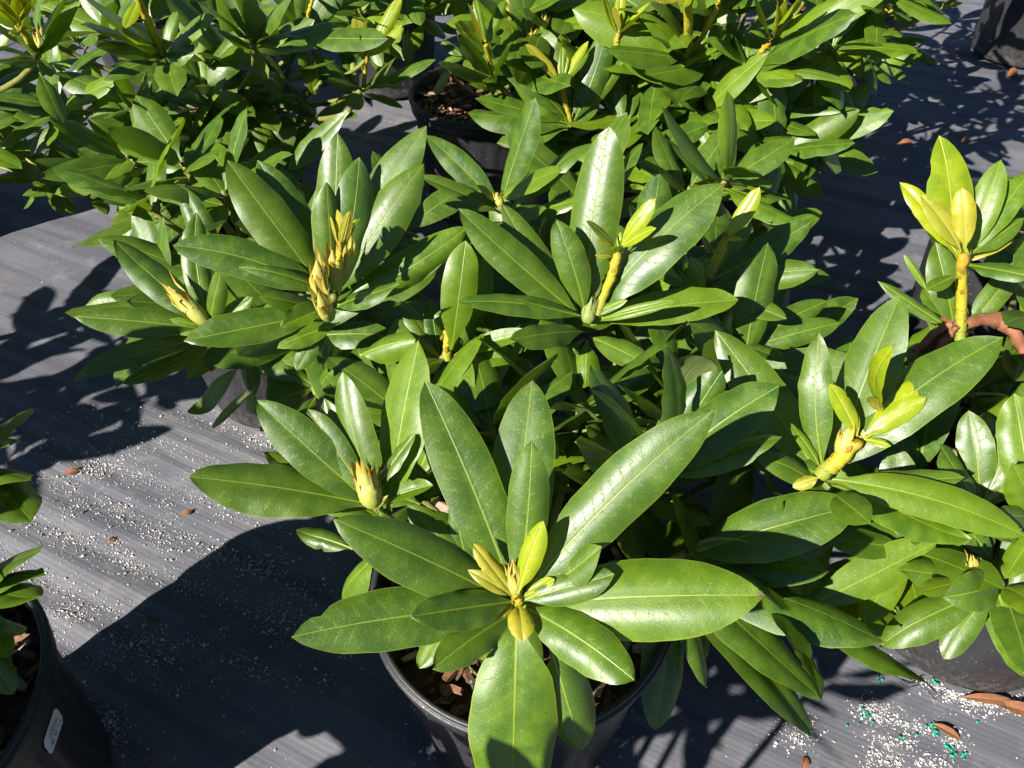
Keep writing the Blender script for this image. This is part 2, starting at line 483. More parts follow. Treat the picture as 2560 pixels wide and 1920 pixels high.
def tube(name, pts, rad, mat, parent, loc=None, seg=10, bumpy=0.0):
    if name == 'new_shoot':
        return shoot_tube(pts, rad, parent)
    pts = [np.asarray(p, float) for p in pts]
    n = len(pts)
    rad = [rad] * n if np.isscalar(rad) else rad
    V, Fc, U = [], [], []
    for i, p in enumerate(pts):
        a = pts[max(i - 1, 0)]; c = pts[min(i + 1, n - 1)]
        t = norm(c - a)
        r0 = norm(np.cross(t, [0.3, 0.9, 0.2])); r1 = np.cross(t, r0)
        rr = rad[i] * (1 + bumpy * math.sin(i * 2.4))
        for k in range(seg):
            an = 2 * math.pi * k / seg
            V.append(p + rr * (math.cos(an) * r0 + math.sin(an) * r1)); U.append((i / (n - 1), k / seg))
    for i in range(n - 1):
        for k in range(seg):
            a = i * seg + k; b2 = i * seg + (k + 1) % seg
            Fc.append((a, b2, b2 + seg, a + seg))
    V.append(pts[-1]); U.append((1, 0)); e = len(V) - 1
    for k in range(seg):
        Fc.append(((n - 1) * seg + k, (n - 1) * seg + (k + 1) % seg, e))
    return mesh_obj(name, V, Fc, MAT[mat], parent, pts[0] if loc is None else loc, True, {'UVMap': U})

def shoot_tube(pts, rad, parent):
    """fresh shoot: slightly crooked, swollen at the joints, with loose bud scales along it"""
    rd = random.Random(int(abs(pts[0][0]) * 9e5) + len(pts))
    pts = [np.asarray(p, float) for p in pts]
    rad = [rad] * len(pts) if np.isscalar(rad) else list(rad)
    seglen = [0.0]
    for i in range(1, len(pts)):
        seglen.append(seglen[-1] + np.linalg.norm(pts[i] - pts[i - 1]))
    tt = np.linspace(0, seglen[-1], 17)
    Q = np.stack([np.interp(tt, seglen, [p[k] for p in pts]) for k in range(3)], -1)
    rr = np.interp(tt, seglen, rad) * 0.80
    wob = np.array([rd.gauss(0, .0005) for _ in range(51)]).reshape(17, 3)
    wob[0] = wob[-1] = 0
    Q = Q + wob
    rr = rr * np.array([1 + .10 * math.exp(-((i % 6) - 3) ** 2 * 1.5) + rd.uniform(-.04, .04) for i in range(17)])
    o = tube('shoot', list(Q), list(rr), 'stem_new', parent, None, 12)
    o.name = 'new_shoot'
    A = norm(Q[-1] - Q[0])
    n = max(3, int(seglen[-1] / .009))
    for k in range(n):
        i = min(15, 1 + int(15 * (k + .5) / n))
        an = rd.uniform(0, 6.28)
        e1 = norm(np.cross(A, [.3, .2, .9])); e2 = np.cross(A, e1)
        ro = math.cos(an) * e1 + math.sin(an) * e2
        b = Q[i] + ro * rr[i] * .85
        L = rd.uniform(.006, .013)
        d = norm(A + ro * rd.uniform(.05, .5))
        leaf_obj(o, b, b + d * L, norm(A * .3 - ro), rd.uniform(.35, .5), rd.choice('yoo'), bend=-.05, fold=.3, convex=.1, hero=False, rnd=rd, name='bud_scale')
    return o

def bez(a, b, c, d, n):
    out = []
    for i in range(n + 1):
        t = i / n
        out.append((1 - t) ** 3 * a + 3 * (1 - t) ** 2 * t * b + 3 * (1 - t) * t * t * c + t ** 3 * d)
    return out

def bud_obj(parent, base, tip, wid, mat='bud', spikes=5, rnd=rng, name='bud'):
    """pointed bud of overlapping scales with loose scale tips"""
    d = tip - base
    L = np.linalg.norm(d); d = d / L
    a = norm(np.cross(d, [0.2, 0.5, 0.9])); b2 = np.cross(d, a)
    V, Fc, U = [], [], []
    N, M = 14, 16
    for i in range(N + 1):
        t = i / N
        r = wid * (math.sin(math.pi * min(1, t * 0.93 + 0.07) ** 0.72) ** 0.85) * (1 - 0.25 * t) * 0.5
        r = max(r, 0.0006)
        for k in range(M):
            an = 2 * math.pi * k / M + t * 0.8
            rr = r * (1 + 0.10 * math.cos(an * 4 + i * 1.3) * math.sin(math.pi * t) + 0.015 * ((i % 3) - 1))
            V.append(base + d * (t * L) + rr * (math.cos(an) * a + math.sin(an) * b2)); U.append((t * 0.85, k / M))
    for i in range(N):
        for k in range(M):
            q = i * M + k; w = i * M + (k + 1) % M
            Fc.append((q, w, w + M, q + M))
    spikes = int(spikes * 1.8)
    for s in range(spikes):
        an = 2 * math.pi * s / spikes + rnd.uniform(-.3, .3)
        ro = math.cos(an) * a + math.sin(an) * b2
        tg = -math.sin(an) * a + math.cos(an) * b2
        t0 = rnd.uniform(0.25, 0.65)
        hl = rnd.uniform(0.38, 0.62) * L
        w0 = wid * rnd.uniform(0.13, 0.22)
        i0 = len(V)
        p0 = base + d * (t0 * L) + ro * wid * 0.42
        p1 = p0 + d * hl * 0.55 + ro * wid * rnd.uniform(-0.02, 0.10)
        p2 = p0 + d * hl + ro * wid * rnd.uniform(-0.12, 0.30)
        V += [p0 - tg * w0, p0 + tg * w0, p1 - tg * w0 * .7, p1 + tg * w0 * .7, p2, p0 + ro * wid * .08, p1 + ro * wid * .07]
        U += [(0.45, 0), (0.45, 1), (0.8, 0), (0.8, 1), (1, .5), (.45, .5), (.85, .5)]
        Fc += [(i0, i0 + 5, i0 + 6, i0 + 2), (i0 + 5, i0 + 1, i0 + 3, i0 + 6), (i0 + 2, i0 + 6, i0 + 4), (i0 + 6, i0 + 3, i0 + 4)]
    return mesh_obj(name, V, Fc, MAT[mat], parent, base, True, {'UVMap': U})

# ------------------------------------------------------------------ ground: woven fabric sheet with shallow creases
WD = norm(np.array([0.9, -0.43]))
WP = np.array([0.43, 0.9]) / np.linalg.norm([0.43, 0.9])
def ground_z(x, y):
    p = x * WP[0] + y * WP[1]
    q = x * WD[0] + y * WD[1]
    near = np.exp(-((x + 0.55) ** 2 / 0.30 + (y - 0.62) ** 2 / 0.14))
    z = 0.0019 * np.sin(2 * np.pi * (p / 0.062 + 0.25 * np.sin(q * 5.1))) * (0.35 + 0.65 * np.sin(q * 2.3 + p * 3.0) ** 2) * (0.25 + near)
    z += 0.0005 * np.sin(2 * np.pi * (p / 0.021 + 0.4 * np.sin(q * 7.3 + 2.0))) * (0.3 + 0.7 * np.sin(q * 4.1 + p * 9.0) ** 2) * near
    for p0, sl, am in ((0.362, 0.0, 0.0016), (0.455, 0.03, 0.0011), (0.300, -0.04, 0.0010), (0.53, 0.02, 0.0009)):
        z -= am * np.exp(-((p - p0 - sl * np.sin(q * 4.0)) / 0.006) ** 2) * near * 1.3
    z += 0.0016 * np.sin(2 * np.pi * (p / 0.19 + 0.2 * np.sin(q * 3.3 + 1.0)))
    z += 0.0022 * np.sin(x * 5.3 + 1.1) * np.sin(y * 4.1 + 0.4)
    fall = np.clip(4.5 - np.hypot(x, y), 0, 1)
    return z * fall - 0.006
def build_ground():
    fine_x = np.concatenate([np.arange(-1.8, -0.95, 0.012), np.arange(-0.95, 0.05, 0.004), np.arange(0.05, 2.4001, 0.012)])
    fine_y = np.concatenate([np.arange(-0.5, 0.25, 0.012), np.arange(0.25, 1.15, 0.004), np.arange(1.15, 3.6001, 0.012)])
    xs = np.concatenate([[-60, -25, -10, -5, -3], fine_x, [3.2, 5, 10, 25, 60]])
    ys = np.concatenate([[-60, -25, -10, -4, -1.5], fine_y, [4.5, 6, 10, 25, 60]])
    X, Y = np.meshgrid(xs, ys, indexing='xy')
    Z = ground_z(X, Y)
    V = np.stack([X, Y, Z], -1).reshape(-1, 3)
    nx, ny = len(xs), len(ys)
    i = np.arange(nx * ny).reshape(ny, nx)
    Fq = np.stack([i[:-1, :-1], i[:-1, 1:], i[1:, 1:], i[1:, :-1]], -1).reshape(-1, 4)
    me = bpy.data.meshes.new('ground')
    me.from_pydata(V.tolist(), [], Fq.tolist())
    me.polygons.foreach_set('use_smooth', [True] * len(me.polygons))
    me.materials.append(MAT['fabric'])
    o = bpy.data.objects.new('ground', me)
    COL.objects.link(o)
    o['kind'] = 'structure'
    o['label'] = 'grey woven landscape fabric covering the nursery ground'
build_ground()

# ------------------------------------------------------------------ pots
R_TOP, R_BOT, P_H = 0.140, 0.119, 0.240
def pot_radius(z):
    return R_BOT + (R_TOP - R_BOT) * z / P_H
def build_pot(cx, cy, rot=0.0):
    """black injection-moulded nursery pot: fluted wall panels, double-ringed rolled rim"""
    SEG = 144
    V, Fc = [], []
    rows = []
    def flute(an, z):
        a = (an * 8 / (2 * math.pi) + 100) % 1.0        # eight panels
        env = min(1, max(0, (0.195 - z) / 0.012)) * min(1, max(0, (z - 0.012) / 0.01))
        top = 0.0
        g = 0.0
        if abs(a - 0.5) < 0.30:                          # recessed rounded panel
            e = (0.30 - abs(a - 0.5)) / 0.30
            zt = 0.165 + 0.03 * math.sqrt(max(0, 1 - (1 - min(1, e * 2.2)) ** 2))
            if z < zt:
                g = -0.0026 * min(1, e * 9) * min(1, (zt - z) / 0.006)
        if abs(a - 0.5) < 0.025 or abs(a - 0.02) < 0.02:
            g -= 0.0022
        return g * (env if z < 0.2 else 0)
    prof = [(R_BOT - 0.012, 0.0), (R_BOT - 0.003, 0.001), (R_BOT, 0.004)]
    for z in np.linspace(0.010, 0.205, 34):
        prof.append((pot_radius(z), z))
    ring = [(R_TOP - 0.002, 0.2100), (R_TOP + 0.0035, 0.2120), (R_TOP + 0.0040, 0.2200), (R_TOP + 0.0030, 0.2280), (R_TOP + 0.0062, 0.2295), (R_TOP + 0.0072, 0.2320),
            (R_TOP + 0.0066, 0.2345), (R_TOP + 0.0048, 0.2352), (R_TOP + 0.0030, 0.2356), (R_TOP + 0.0044, 0.2375), (R_TOP + 0.0036, 0.2398), (R_TOP + 0.0016, 0.2404), (R_TOP - 0.0006, 0.2396), (R_TOP - 0.0016, 0.236), (R_TOP - 0.0030, 0.2200), (R_TOP - 0.006, 0.195)]
    def lathe(prof, fl):
        V, Fc = [], []
        for (r, z) in prof:
            for k in range(SEG):
                an = 2 * math.pi * k / SEG
                rr = r + (flute(an + rot, z) if fl else 0.0)
                V.append((cx + rr * math.cos(an), cy + rr * math.sin(an), z))
        for i in range(len(prof) - 1):
            for k in range(SEG):
                a = i * SEG + k; b = i * SEG + (k + 1) % SEG
                Fc.append((a, b, b + SEG, a + SEG))
        return V, Fc
    return lathe(prof + [(R_TOP - 0.0025, 0.2095)], True), lathe(ring, False)

PLANTS = {}
class Plant:
    def __init__(s, key, x, y, name, label, hd=0.50, pot=True, rot=0.0, group='potted rhododendrons set out in rows on the fabric'):
        s.x, s.y, s.hd = x, y, hd
        s.rnd = random.Random(sum(ord(c) * (i + 3) for i, c in enumerate(key)) * 17)
        r = bpy.data.objects.new(name, None)
        COL.objects.link(r)
        r.location = (x, y, 0)
        r['_w'] = [x, y, 0.0]
        r.empty_display_size = 0.05
        r['label'] = label
        r['category'] = 'potted plant'
        r['group'] = group
        s.root = r
        PLANTS[key] = s
        if pot:
            (V, Fc), (V2, F2) = build_pot(x, y, rot)
            s.pot = mesh_obj('pot', V, Fc, MAT['pot'], r, (x, y, 0))
            s.rim = mesh_obj('pot_rim', V2, F2, MAT['pot'], s.pot, (x, y, 0))
            s.soil()
    def soil(s):
        nr, na = 14, 48
        V = [(s.x, s.y, 0.214)]
        Fc = []
        for i in range(1, nr + 1):
            r = (R_TOP - 0.004) * i / nr
            for k in range(na):
                an = 2 * math.pi * k / na
                V.append((s.x + r * math.cos(an), s.y + r * math.sin(an), 0.208 + 0.006 * (1 - i / nr) + s.rnd.uniform(-.003, .003)))
        for k in range(na):
            Fc.append((0, 1 + k, 1 + (k + 1) % na))
        for i in range(nr - 1):
            for k in range(na):
                a = 1 + i * na + k; b = 1 + i * na + (k + 1) % na
                Fc.append((a, a + na, b + na, b))
        s.soil_o = mesh_obj('soil', V, Fc, MAT['soil'], s.root, (s.x, s.y, 0.2))
        V, Fc = [], []
        for k in range(420):
            r = (R_TOP - 0.010) * math.sqrt(s.rnd.random()); an = s.rnd.uniform(0, 6.283)
            c = np.array([s.x + r * math.cos(an), s.y + r * math.sin(an), 0.214 + s.rnd.uniform(0, .006)])
            ax = norm(np.array([s.rnd.gauss(0, 1), s.rnd.gauss(0, 1), s.rnd.gauss(0, .35)]))
            up = norm(np.array([s.rnd.gauss(0, .5), s.rnd.gauss(0, .5), 1.0])); sd = norm(np.cross(ax, up)); up = np.cross(sd, ax)
            l = s.rnd.uniform(.003, .011) * (2.0 if s.rnd.random() < .12 else 1); w = l * s.rnd.uniform(.25, .5); h = s.rnd.uniform(.0008, .0025)
            i0 = len(V)
            for sx, sy, sz in ((-1, -.5, -1), (-.4, -1, -1), (.9, -.6, -1), (1, .5, -1), (.2, 1, -1), (-.8, .7, -1), (-1, -.5, 1), (-.4, -1, 1), (.9, -.6, 1), (1, .5, 1), (.2, 1, 1), (-.8, .7, 1)):
                V.append(c + ax * sx * l + sd * sy * w + up * (sz * h + .12 * l * sx * sx))
            Fc += [(i0 + 6, i0 + 7, i0 + 8, i0 + 9, i0 + 10, i0 + 11), (i0 + 5, i0 + 4, i0 + 3, i0 + 2, i0 + 1, i0)]
            for q in range(6):
                Fc.append((i0 + q, i0 + (q + 1) % 6, i0 + 6 + (q + 1) % 6, i0 + 6 + q))
        o = mesh_obj('bark_chips', V, Fc, MAT['chips'], s.soil_o, (s.x, s.y, 0.2), smooth=False)
        o['kind'] = 'stuff'
    def dome(s, p, drop=0.0):
        """where the sight line through p meets the plant's dome of foliage"""
        d = ray(p)
        best = None
        for k in range(400):
            z = 0.80 - k * 0.0016
            q = CAMP + d * ((z - H) / d[2])
            r2 = (q[0] - s.x) ** 2 + (q[1] - s.y) ** 2
            g = s.hd - drop - 1.5 * r2 - z
            if best is None or abs(g) < best[0]:
                best = (abs(g), q)
            if g >= 0:
                break
        return best[1]
    def stem(s, c, mat='stem_old', r0=0.0055, r1=0.0036, out=0.5):
        base = np.array([s.x + s.rnd.uniform(-.015, .015), s.y + s.rnd.uniform(-.015, .015), 0.205])
        hv = np.array([c[0] - s.x, c[1] - s.y, 0])
        p1 = base + hv * 0.25 + np.array([0, 0, max(0.03, (c[2] - 0.2) * 0.35)])
        p2 = c - hv * 0.18 - np.array([0, 0, max(0.03, (c[2] - 0.2) * 0.4)])
        pts = bez(base, p1, p2, c, 14)
        return tube('stem', pts, [r0 + (r1 - r0) * i / 14 for i in range(15)], mat, s.root, None, 8, 0.05)

def axis_of(pl, c, k=0.55):
    hv = np.array([c[0] - pl.x, c[1] - pl.y, 0.0])
    return norm(np.array([0, 0, 1.0]) + k * hv / max(0.18, np.linalg.norm(hv)))

def solve_tip(base, p, el, L0):
    d = ray(p)
    zs = base[2] + np.arange(-0.20, 0.26, 0.002)
    zs = zs[zs < H - 0.1]
    P = CAMP + d[None, :] * ((zs - H) / d[2])[:, None]
    D = P - base
    L = np.linalg.norm(D, axis=1)
    e = np.degrees(np.arcsin(np.clip(D[:, 2] / L, -1, 1)))
    cost = ((L - L0) / 0.022) ** 2 + ((e - el) / 22.0) ** 2
    i = int(np.argmin(cost))
    return P[i], L[i], e[i]

LOG = []
def whorl(key, c, leaves, z=None, stem=True, fill=0, fillL=(0.09, 0.13), fel=(-35, 5), faz=None, drop=0.0, ax=None, hero=True, mat='stem_old', off=(-0.022, 0.0), stem_r=(0.0055, 0.0036), lift=True):
    """a shoot: stem from the soil to the point seen at c, with its leaves; each leaf is
    (tip x, tip y, elevation, length, width ratio, material, {extras})"""
    pl = PLANTS[key]
    C = at_z(c, z) if z is not None else pl.dome(c, drop)
    A = axis_of(pl, C) if ax is None else norm(np.array(ax, float))
    st = stem if not isinstance(stem, bool) else pl.stem(C, mat, *stem_r)
    for lf in leaves:
        lf = tuple(lf) + (None,) * (7 - len(lf))
        x, y, el, L0, w, mt, ex = lf
        ex = dict(ex or {})
        L0 = L0 or 0.135
        o = ex.pop('off', None)
        b = C + A * (pl.rnd.uniform(*off) if o is None else o)
        if 'base' in ex:
            bp = ex.pop('base'); b = at_z(bp, ex.pop('bz', C[2] - 0.01))
        el = 20 if el is None else el
        if lift and -22 < el < 42:
            el += 17 * min(1.0, (42 - el) / 24.0)
        T, L, e = solve_tip(b, (x, y), el, L0)
        d = norm(T - b)
        if L < 0.045 * 0.7 or L > 0.21:
            LOG.append((key, c, (x, y), round(L, 3), round(e)))
        n = A - d * np.dot(A, d)
        n = norm(n) if np.linalg.norm(n) > 0.05 else norm(np.array([0, -0.6, 0.8]))
        roll = ex.pop('roll', pl.rnd.uniform(-0.15, 0.15))
        if ex.pop('face', 0):       # turn the blade's upper face towards the viewer's side of the row
            n = norm(np.array([-0.1, -0.75, 0.65]) - d * np.dot(np.array([-0.1, -0.75, 0.65]), d))
        sd = np.cross(n, d)
        n = math.cos(roll) * n + math.sin(roll) * sd
        ex.setdefault('bend', pl.rnd.uniform(0.01, 0.10))
        ex.setdefault('fold', pl.rnd.uniform(0.02, 0.26))
        ex.setdefault('convex', pl.rnd.uniform(0.25, 0.65))
        ex.setdefault('sidec', pl.rnd.uniform(-0.03, 0.03))
        ex.setdefault('twist', pl.rnd.uniform(-0.25, 0.25))
        if hero and 'curl' not in ex and pl.rnd.random() < 0.22:
            ex['curl'] = pl.rnd.choice((0.35, 0.55, -0.3))
        leaf_obj(st, b + d * 0.004, T, n, (w or 0.31) * (1.12 if mt in ('y', 'o') else 1.0), mt or 'm', hero=hero, rnd=pl.rnd, **ex)
    for k in range(fill):
        az = (k * 2.39996 + pl.rnd.uniform(-.3, .3)) if faz is None else math.radians(pl.rnd.uniform(*faz))
        el = math.radians(pl.rnd.uniform(*fel)); L = pl.rnd.uniform(*fillL)
        d = np.array([math.cos(el) * math.sin(az), math.cos(el) * math.cos(az), math.sin(el)])
        b = C - A * pl.rnd.uniform(0.01, 0.05)
        T = b + d * L
        if T[2] < 0.03:
            T[2] = 0.03
        n = norm(A - d * np.dot(A, d))
        leaf_obj(st, b, T, n, pl.rnd.uniform(.29, .38), 'm', bend=pl.rnd.uniform(.02, .09), fold=pl.rnd.uniform(.02, .18), convex=pl.rnd.uniform(.2, .5), hero=False, rnd=pl.rnd, twist=pl.rnd.uniform(-.3, .3))
    return C, A, st

def rand_whorl(key, c, n=9, drop=0.0, size=(0.10, 0.14), young=0, bud=False, z=None, up=1.0, ax=None, C=None, ymat='y', lmix=0.25):
    """a shoot whose leaves fan out in a spiral, upright in the middle and drooping below"""
    pl = PLANTS[key]
    rd = pl.rnd
    if C is None:
        C = at_z(c, z) if z is not None else pl.dome(c, drop)
    C = np.array(C, float)
    A = axis_of(pl, C) if ax is None else norm(np.array(ax, float))
    st = pl.stem(C)
    e1 = norm(np.cross(A, [0.1, 0.2, 1.0]) + 1e-6); e2 = np.cross(A, e1)
    ph0 = rd.uniform(0, 6.28)
    for k in range(n):
        f = k / max(1, n - 1)
        az = ph0 + k * 2.39996 + rd.uniform(-.25, .25)
        el = math.radians((58 - 66 * f) * up + rd.uniform(-10, 10))
        L = rd.uniform(*size) * (0.78 + 0.3 * math.sin(math.pi * min(1, f + 0.25)))
        d = norm(math.cos(el) * (math.cos(az) * e1 + math.sin(az) * e2) + math.sin(el) * A)
        b = C - A * (0.004 + 0.032 * f)
        T = b + d * L
        nn = norm(A - d * np.dot(A, d))
        ro = rd.uniform(-.25, .25); sd = np.cross(nn, d)
        nn = math.cos(ro) * nn + math.sin(ro) * sd
        mt = 'l' if rd.random() < lmix else 'm'
        leaf_obj(st, b, T, nn, rd.uniform(.31, .42), mt, bend=rd.uniform(.0, .09), fold=rd.uniform(.0, .22), convex=rd.uniform(.15, .5), hero=False, rnd=rd, twist=rd.uniform(-.3, .3), sidec=rd.uniform(-.03, .03))
    if young:
        young_shoot(pl, C, C + A * rd.uniform(.035, .07), young + 1, rd, ymat, (.05, .085), .0046)
    if bud:
        bud_obj(st, C, C + norm(A + np.array([rd.uniform(-.3, .3), rd.uniform(-.3, .3), 0])) * rd.uniform(.025, .036), 0.013, rnd=rd)
    return C, A, st

def young_shoot(pl, a, b, n, rd, mat='y', size=(0.045, 0.075), r=0.0034, spread=(25, 55)):
    """fresh yellow stem with a tuft of narrow new leaves"""
    A = norm(b - a)
    st = tube('new_shoot', bez(a, a + (b - a) * .35, a + (b - a) * .7, b, 8), [r * (1.1 - .05 * i) for i in range(9)], 'stem_new', pl.root, None, 10, 0.03)
    e1 = norm(np.cross(A, [0.3, 0.1, 0.9])); e2 = np.cross(A, e1)
    ph = rd.uniform(0, 6.28)
    for k in range(n):
        az = ph + k * 2.39996
        sp = math.radians(rd.uniform(*spread)) * (0.6 + 0.6 * k / max(1, n - 1))
        d = norm(math.cos(sp) * A + math.sin(sp) * (math.cos(az) * e1 + math.sin(az) * e2))
        L = rd.uniform(*size)
        bb = b - A * 0.008 * rd.random()
        nn = norm(A - d * np.dot(A, d))
        leaf_obj(st, bb, bb + d * L, nn, rd.uniform(.22, .32), mat if rd.random() < .7 else ('o' if mat == 'y' else 'y'), bend=rd.uniform(-.06, .05), fold=rd.uniform(.2, .5), convex=rd.uniform(.1, .3), hero=False, rnd=rd)
    bud_obj(st, b - A * 0.004, b + A * 0.022, 0.007, rnd=rd, spikes=4)
    return st

def spot_bud(st, c, tip, z, tz, wid, mat='bud', spikes=5, name='bud'):
    bud_obj(st, at_z(c, z), at_z(tip, tz), wid, mat, spikes, name=name)

# ------------------------------------------------------------------ the potted plants
Plant('front', 0.010, 0.391, 'potted_rhododendron', 'large-leaved rhododendron in the black pot at the bottom centre, in front of all others', rot=0.35)
Plant('midleft', -0.370, 0.915, 'potted_rhododendron', 'rhododendron with a cluster of four yellow buds, behind and left of the front plant', rot=0.2)
Plant('midright', 0.170, 0.960, 'potted_rhododendron', 'rhododendron with forked yellow shoot in the middle, just behind the front plant')
Plant('right', 0.566, 0.504, 'potted_rhododendron', 'rhododendron with leaning yellow shoot beside the front plant, its pot at lower right', rot=0.5)
Plant('rightback', 0.800, 1.000, 'potted_rhododendron', 'rhododendron with tall upright yellow shoot and shrivelled brown leaves at the right edge')
Plant('left', -0.552, 0.268, 'potted_rhododendron', 'shaded rhododendron cut off by the left edge, with a white label on its black pot', rot=0.1)
Plant('backleft', -1.230, 1.340, 'potted_rhododendron', 'rhododendron cut off by the upper left corner, with long leaves hanging over grey fabric', hd=0.50)
Plant('backmid', -0.560, 1.420, 'potted_rhododendron', 'bushy rhododendron at the upper left with a thick yellow shoot at the top edge', hd=0.50)
Plant('backpot', -0.055, 1.470, 'potted_rhododendron', 'rhododendron with orange-backed young leaves in the ribbed black pot near the top centre', rot=0.75, hd=0.50)
Plant('backright', 0.400, 1.430, 'potted_rhododendron', 'rhododendron with thick yellow stems and a wilted orange leaf, right of the ribbed pot', hd=0.52)
Plant('farright', 0.800, 1.960, 'potted_rhododendron', 'rhododendron with small drooping leaves at the top edge, near the lone dark pot', hd=0.42)
Plant('farmid', 0.260, 2.080, 'potted_rhododendron', 'rhododendron half hidden at the top edge, behind the thick yellow stems', hd=0.46)
Plant('farleft', -0.330, 2.060, 'potted_rhododendron', 'bright green rhododendron at the top edge, behind the ribbed black pot', hd=0.46)
Plant('farcorner', -0.900, 1.980, 'potted_rhododendron', 'rhododendron hidden in the shade behind the upper left plants', hd=0.44)
Plant('offleft', -1.200, 0.500, 'potted_rhododendron', 'rhododendron beyond the left edge whose leaf shadows fall on the grey fabric', hd=0.50)

Plant('near', -0.240, -0.120, 'potted_rhododendron', 'unseen rhododendron below the bottom edge, added to cast shade beside the front pot')  # unseen plant added to shade the fabric right of the front pot
for x, y, z in ((-.28, -.05, .50), (-.19, -.02, .48), (-.36, -.09, .48), (-.12, -.02, .46), (-.26, -.08, .52), (-.24, .01, .42)):
    rand_whorl('near', None, 9, C=(x, y, z), size=(.085, .105), up=.8)

# ---- front plant
FC = (1116, 1302)
C, A, st = whorl('front', FC, [
    (1545, 884, 38, .165, .265, 'm', {'convex': .35, 'fold': .03, 'bend': .03, 'roll': -.1}),
    (1148, 952, 62, .115, .30, 'm', {'convex': .45, 'fold': .0, 'bend': .02, 'roll': 0, 'off': .004}),
    (918, 824, 40, .160, .30, 'm', {'convex': .2, 'fold': .16, 'bend': .03}),
    (1150, 820, 34, .165, .34, 'm', {'convex': .2, 'fold': .08, 'off': -.02}),
    (722, 1122, 14, .140, .36, 'm', {'convex': .35, 'fold': .08}),
    (630, 1376, -6, .145, .33, 'm', {'convex': .35, 'fold': .12, 'bend': .03}),
    (888, 1332, 8, .080, .42, 'm', {'convex': .4, 'off': .004}),
    (1652, 1286, 4, .155, .40, 'l', {'convex': .45, 'fold': .10, 'bend': .05, 'roll': -.12}),
    (1372, 1472, -14, .105, .44, 'l', {'convex': .4, 'fold': .06}),
    (1106, 1760, -28, .175, .48, 'l', {'convex': .30, 'fold': .12, 'bend': .06}),
    (1328, 1240, 12, .060, .42, 'm', {'convex': .5, 'off': .003}),
    (935, 1445, -10, .09, .42, 'm', {'off': -.03}),
    (1300, 1180, 30, .10, .36, 'm', {'off': -.02}),
], z=.405)
# folded leaf hanging beside it
whorl('front', FC, [(1258, 1622, -38, .100, .56, 'm', {'convex': .7, 'fold': -.05, 'base': (1188, 1392), 'bz': .372, 'bend': .06, 'roll': -.2})], z=.40, stem=st)
yt = at_z((1116, 1290), .412)
ysh = tube('new_shoot', [at_z((1118, 1310), .40), at_z((1118, 1295), .410), at_z((1116, 1280), .418)], [.0055, .005, .004], 'stem_new', PLANTS['front'].root)
whorl('front', (1116, 1296), [
    (1175, 1124, 62, .062, .30, 'y', {'fold': .15, 'off': .006}),
    (1022, 1172, 45, .052, .30, 'o', {'fold': .25, 'off': .004}),
    (1012, 1232, 20, .042, .30, 'o', {'fold': .3, 'off': .002}),
    (1197, 1250, 15, .034, .40, 'y', {'fold': .5, 'off': .0, 'bend': -.1}),
    (1070, 1330, -5, .020, .55, 'o', {'fold': .1, 'off': -.004}),
    (1130, 1388, -12, .032, .68, 'o', {'fold': .3, 'off': -.002, 'convex': .5, 'bend': .16, 'twist': .35, 'roll': .3}),
], z=.412, stem=ysh, off=(0, .004))
spot_bud(ysh, (1115, 1285), (1108, 1208), .415, .442, .0115)

C, A, st = whorl('front', (800, 1082), [
    (409, 1030, -2, .150, .40, 'm', {'convex': .35, 'fold': .06, 'roll': .15}),
    (553, 864, 24, .135, .34, 'm', {'convex': .2, 'fold': .14}),
    (664, 882, 38, .110, .33, 'm', {'convex': .25, 'fold': .12}),
    (700, 860, 40, .115, .32, 'm', {'off': -.025}),
    (741, 803, 55, .110, .33, 'm', {'off': -.028, 'convex': .4}),
    (905, 734, 58, .135, .40, 'l', {'off': -.03, 'convex': .15, 'fold': .05}),
    (896, 938, 48, .060, .32, 'm', {'off': .004}),
    (936, 1048, 6, .060, .46, 'l', {'fold': .45, 'convex': .1}),
    (722, 1316, -45, .100, .46, 'l', {'base': (826, 1190), 'bz': .335}),
    (640, 1150, -15, .060, .42, 'm', {'base': (770, 1190), 'bz': .31, 'curl': -.8}),
    (872, 1180, -20, .06, .4, 'm', {}),
    (560, 985, 0, .11, .36, 'l', {'off': -.05}),
], z=.365)
spot_bud(st, (806, 1094), (783, 1004), .372, .402, .0205, spikes=7)
spot_bud(st, (812, 1096), (838, 1070), .370, .380, .007, spikes=2)
whorl('front', (1440, 1005), [
    (1690, 943, 15, .095, .36, 'm', {'convex': .5, 'fold': .04}),
    (1686, 832, 32, .100, .46, 'm', {'convex': .2, 'fold': .1, 'off': -.02}),
    (1440, 746, 58, .110, .42, 'm', {'convex': .25, 'fold': .08}),
    (1274, 842, 34, .110, .32, 'm', {'convex': .2, 'fold': .12}),
    (1274, 790, 30, .105, .42, 'm', {'off': -.035, 'convex': .25}),
    (1590, 890, 35, .080, .36, 'm', {'convex': .4}),
    (1345, 1030, 5, .11, .36, 'm', {'off': -.02}),
    (1240, 955, 20, .12, .36, 'm', {'off': -.03}),
    (1560, 800, 45, .10, .40, 'm', {'off': -.04}),
], z=.405, fill=2, faz=(-60, 60))
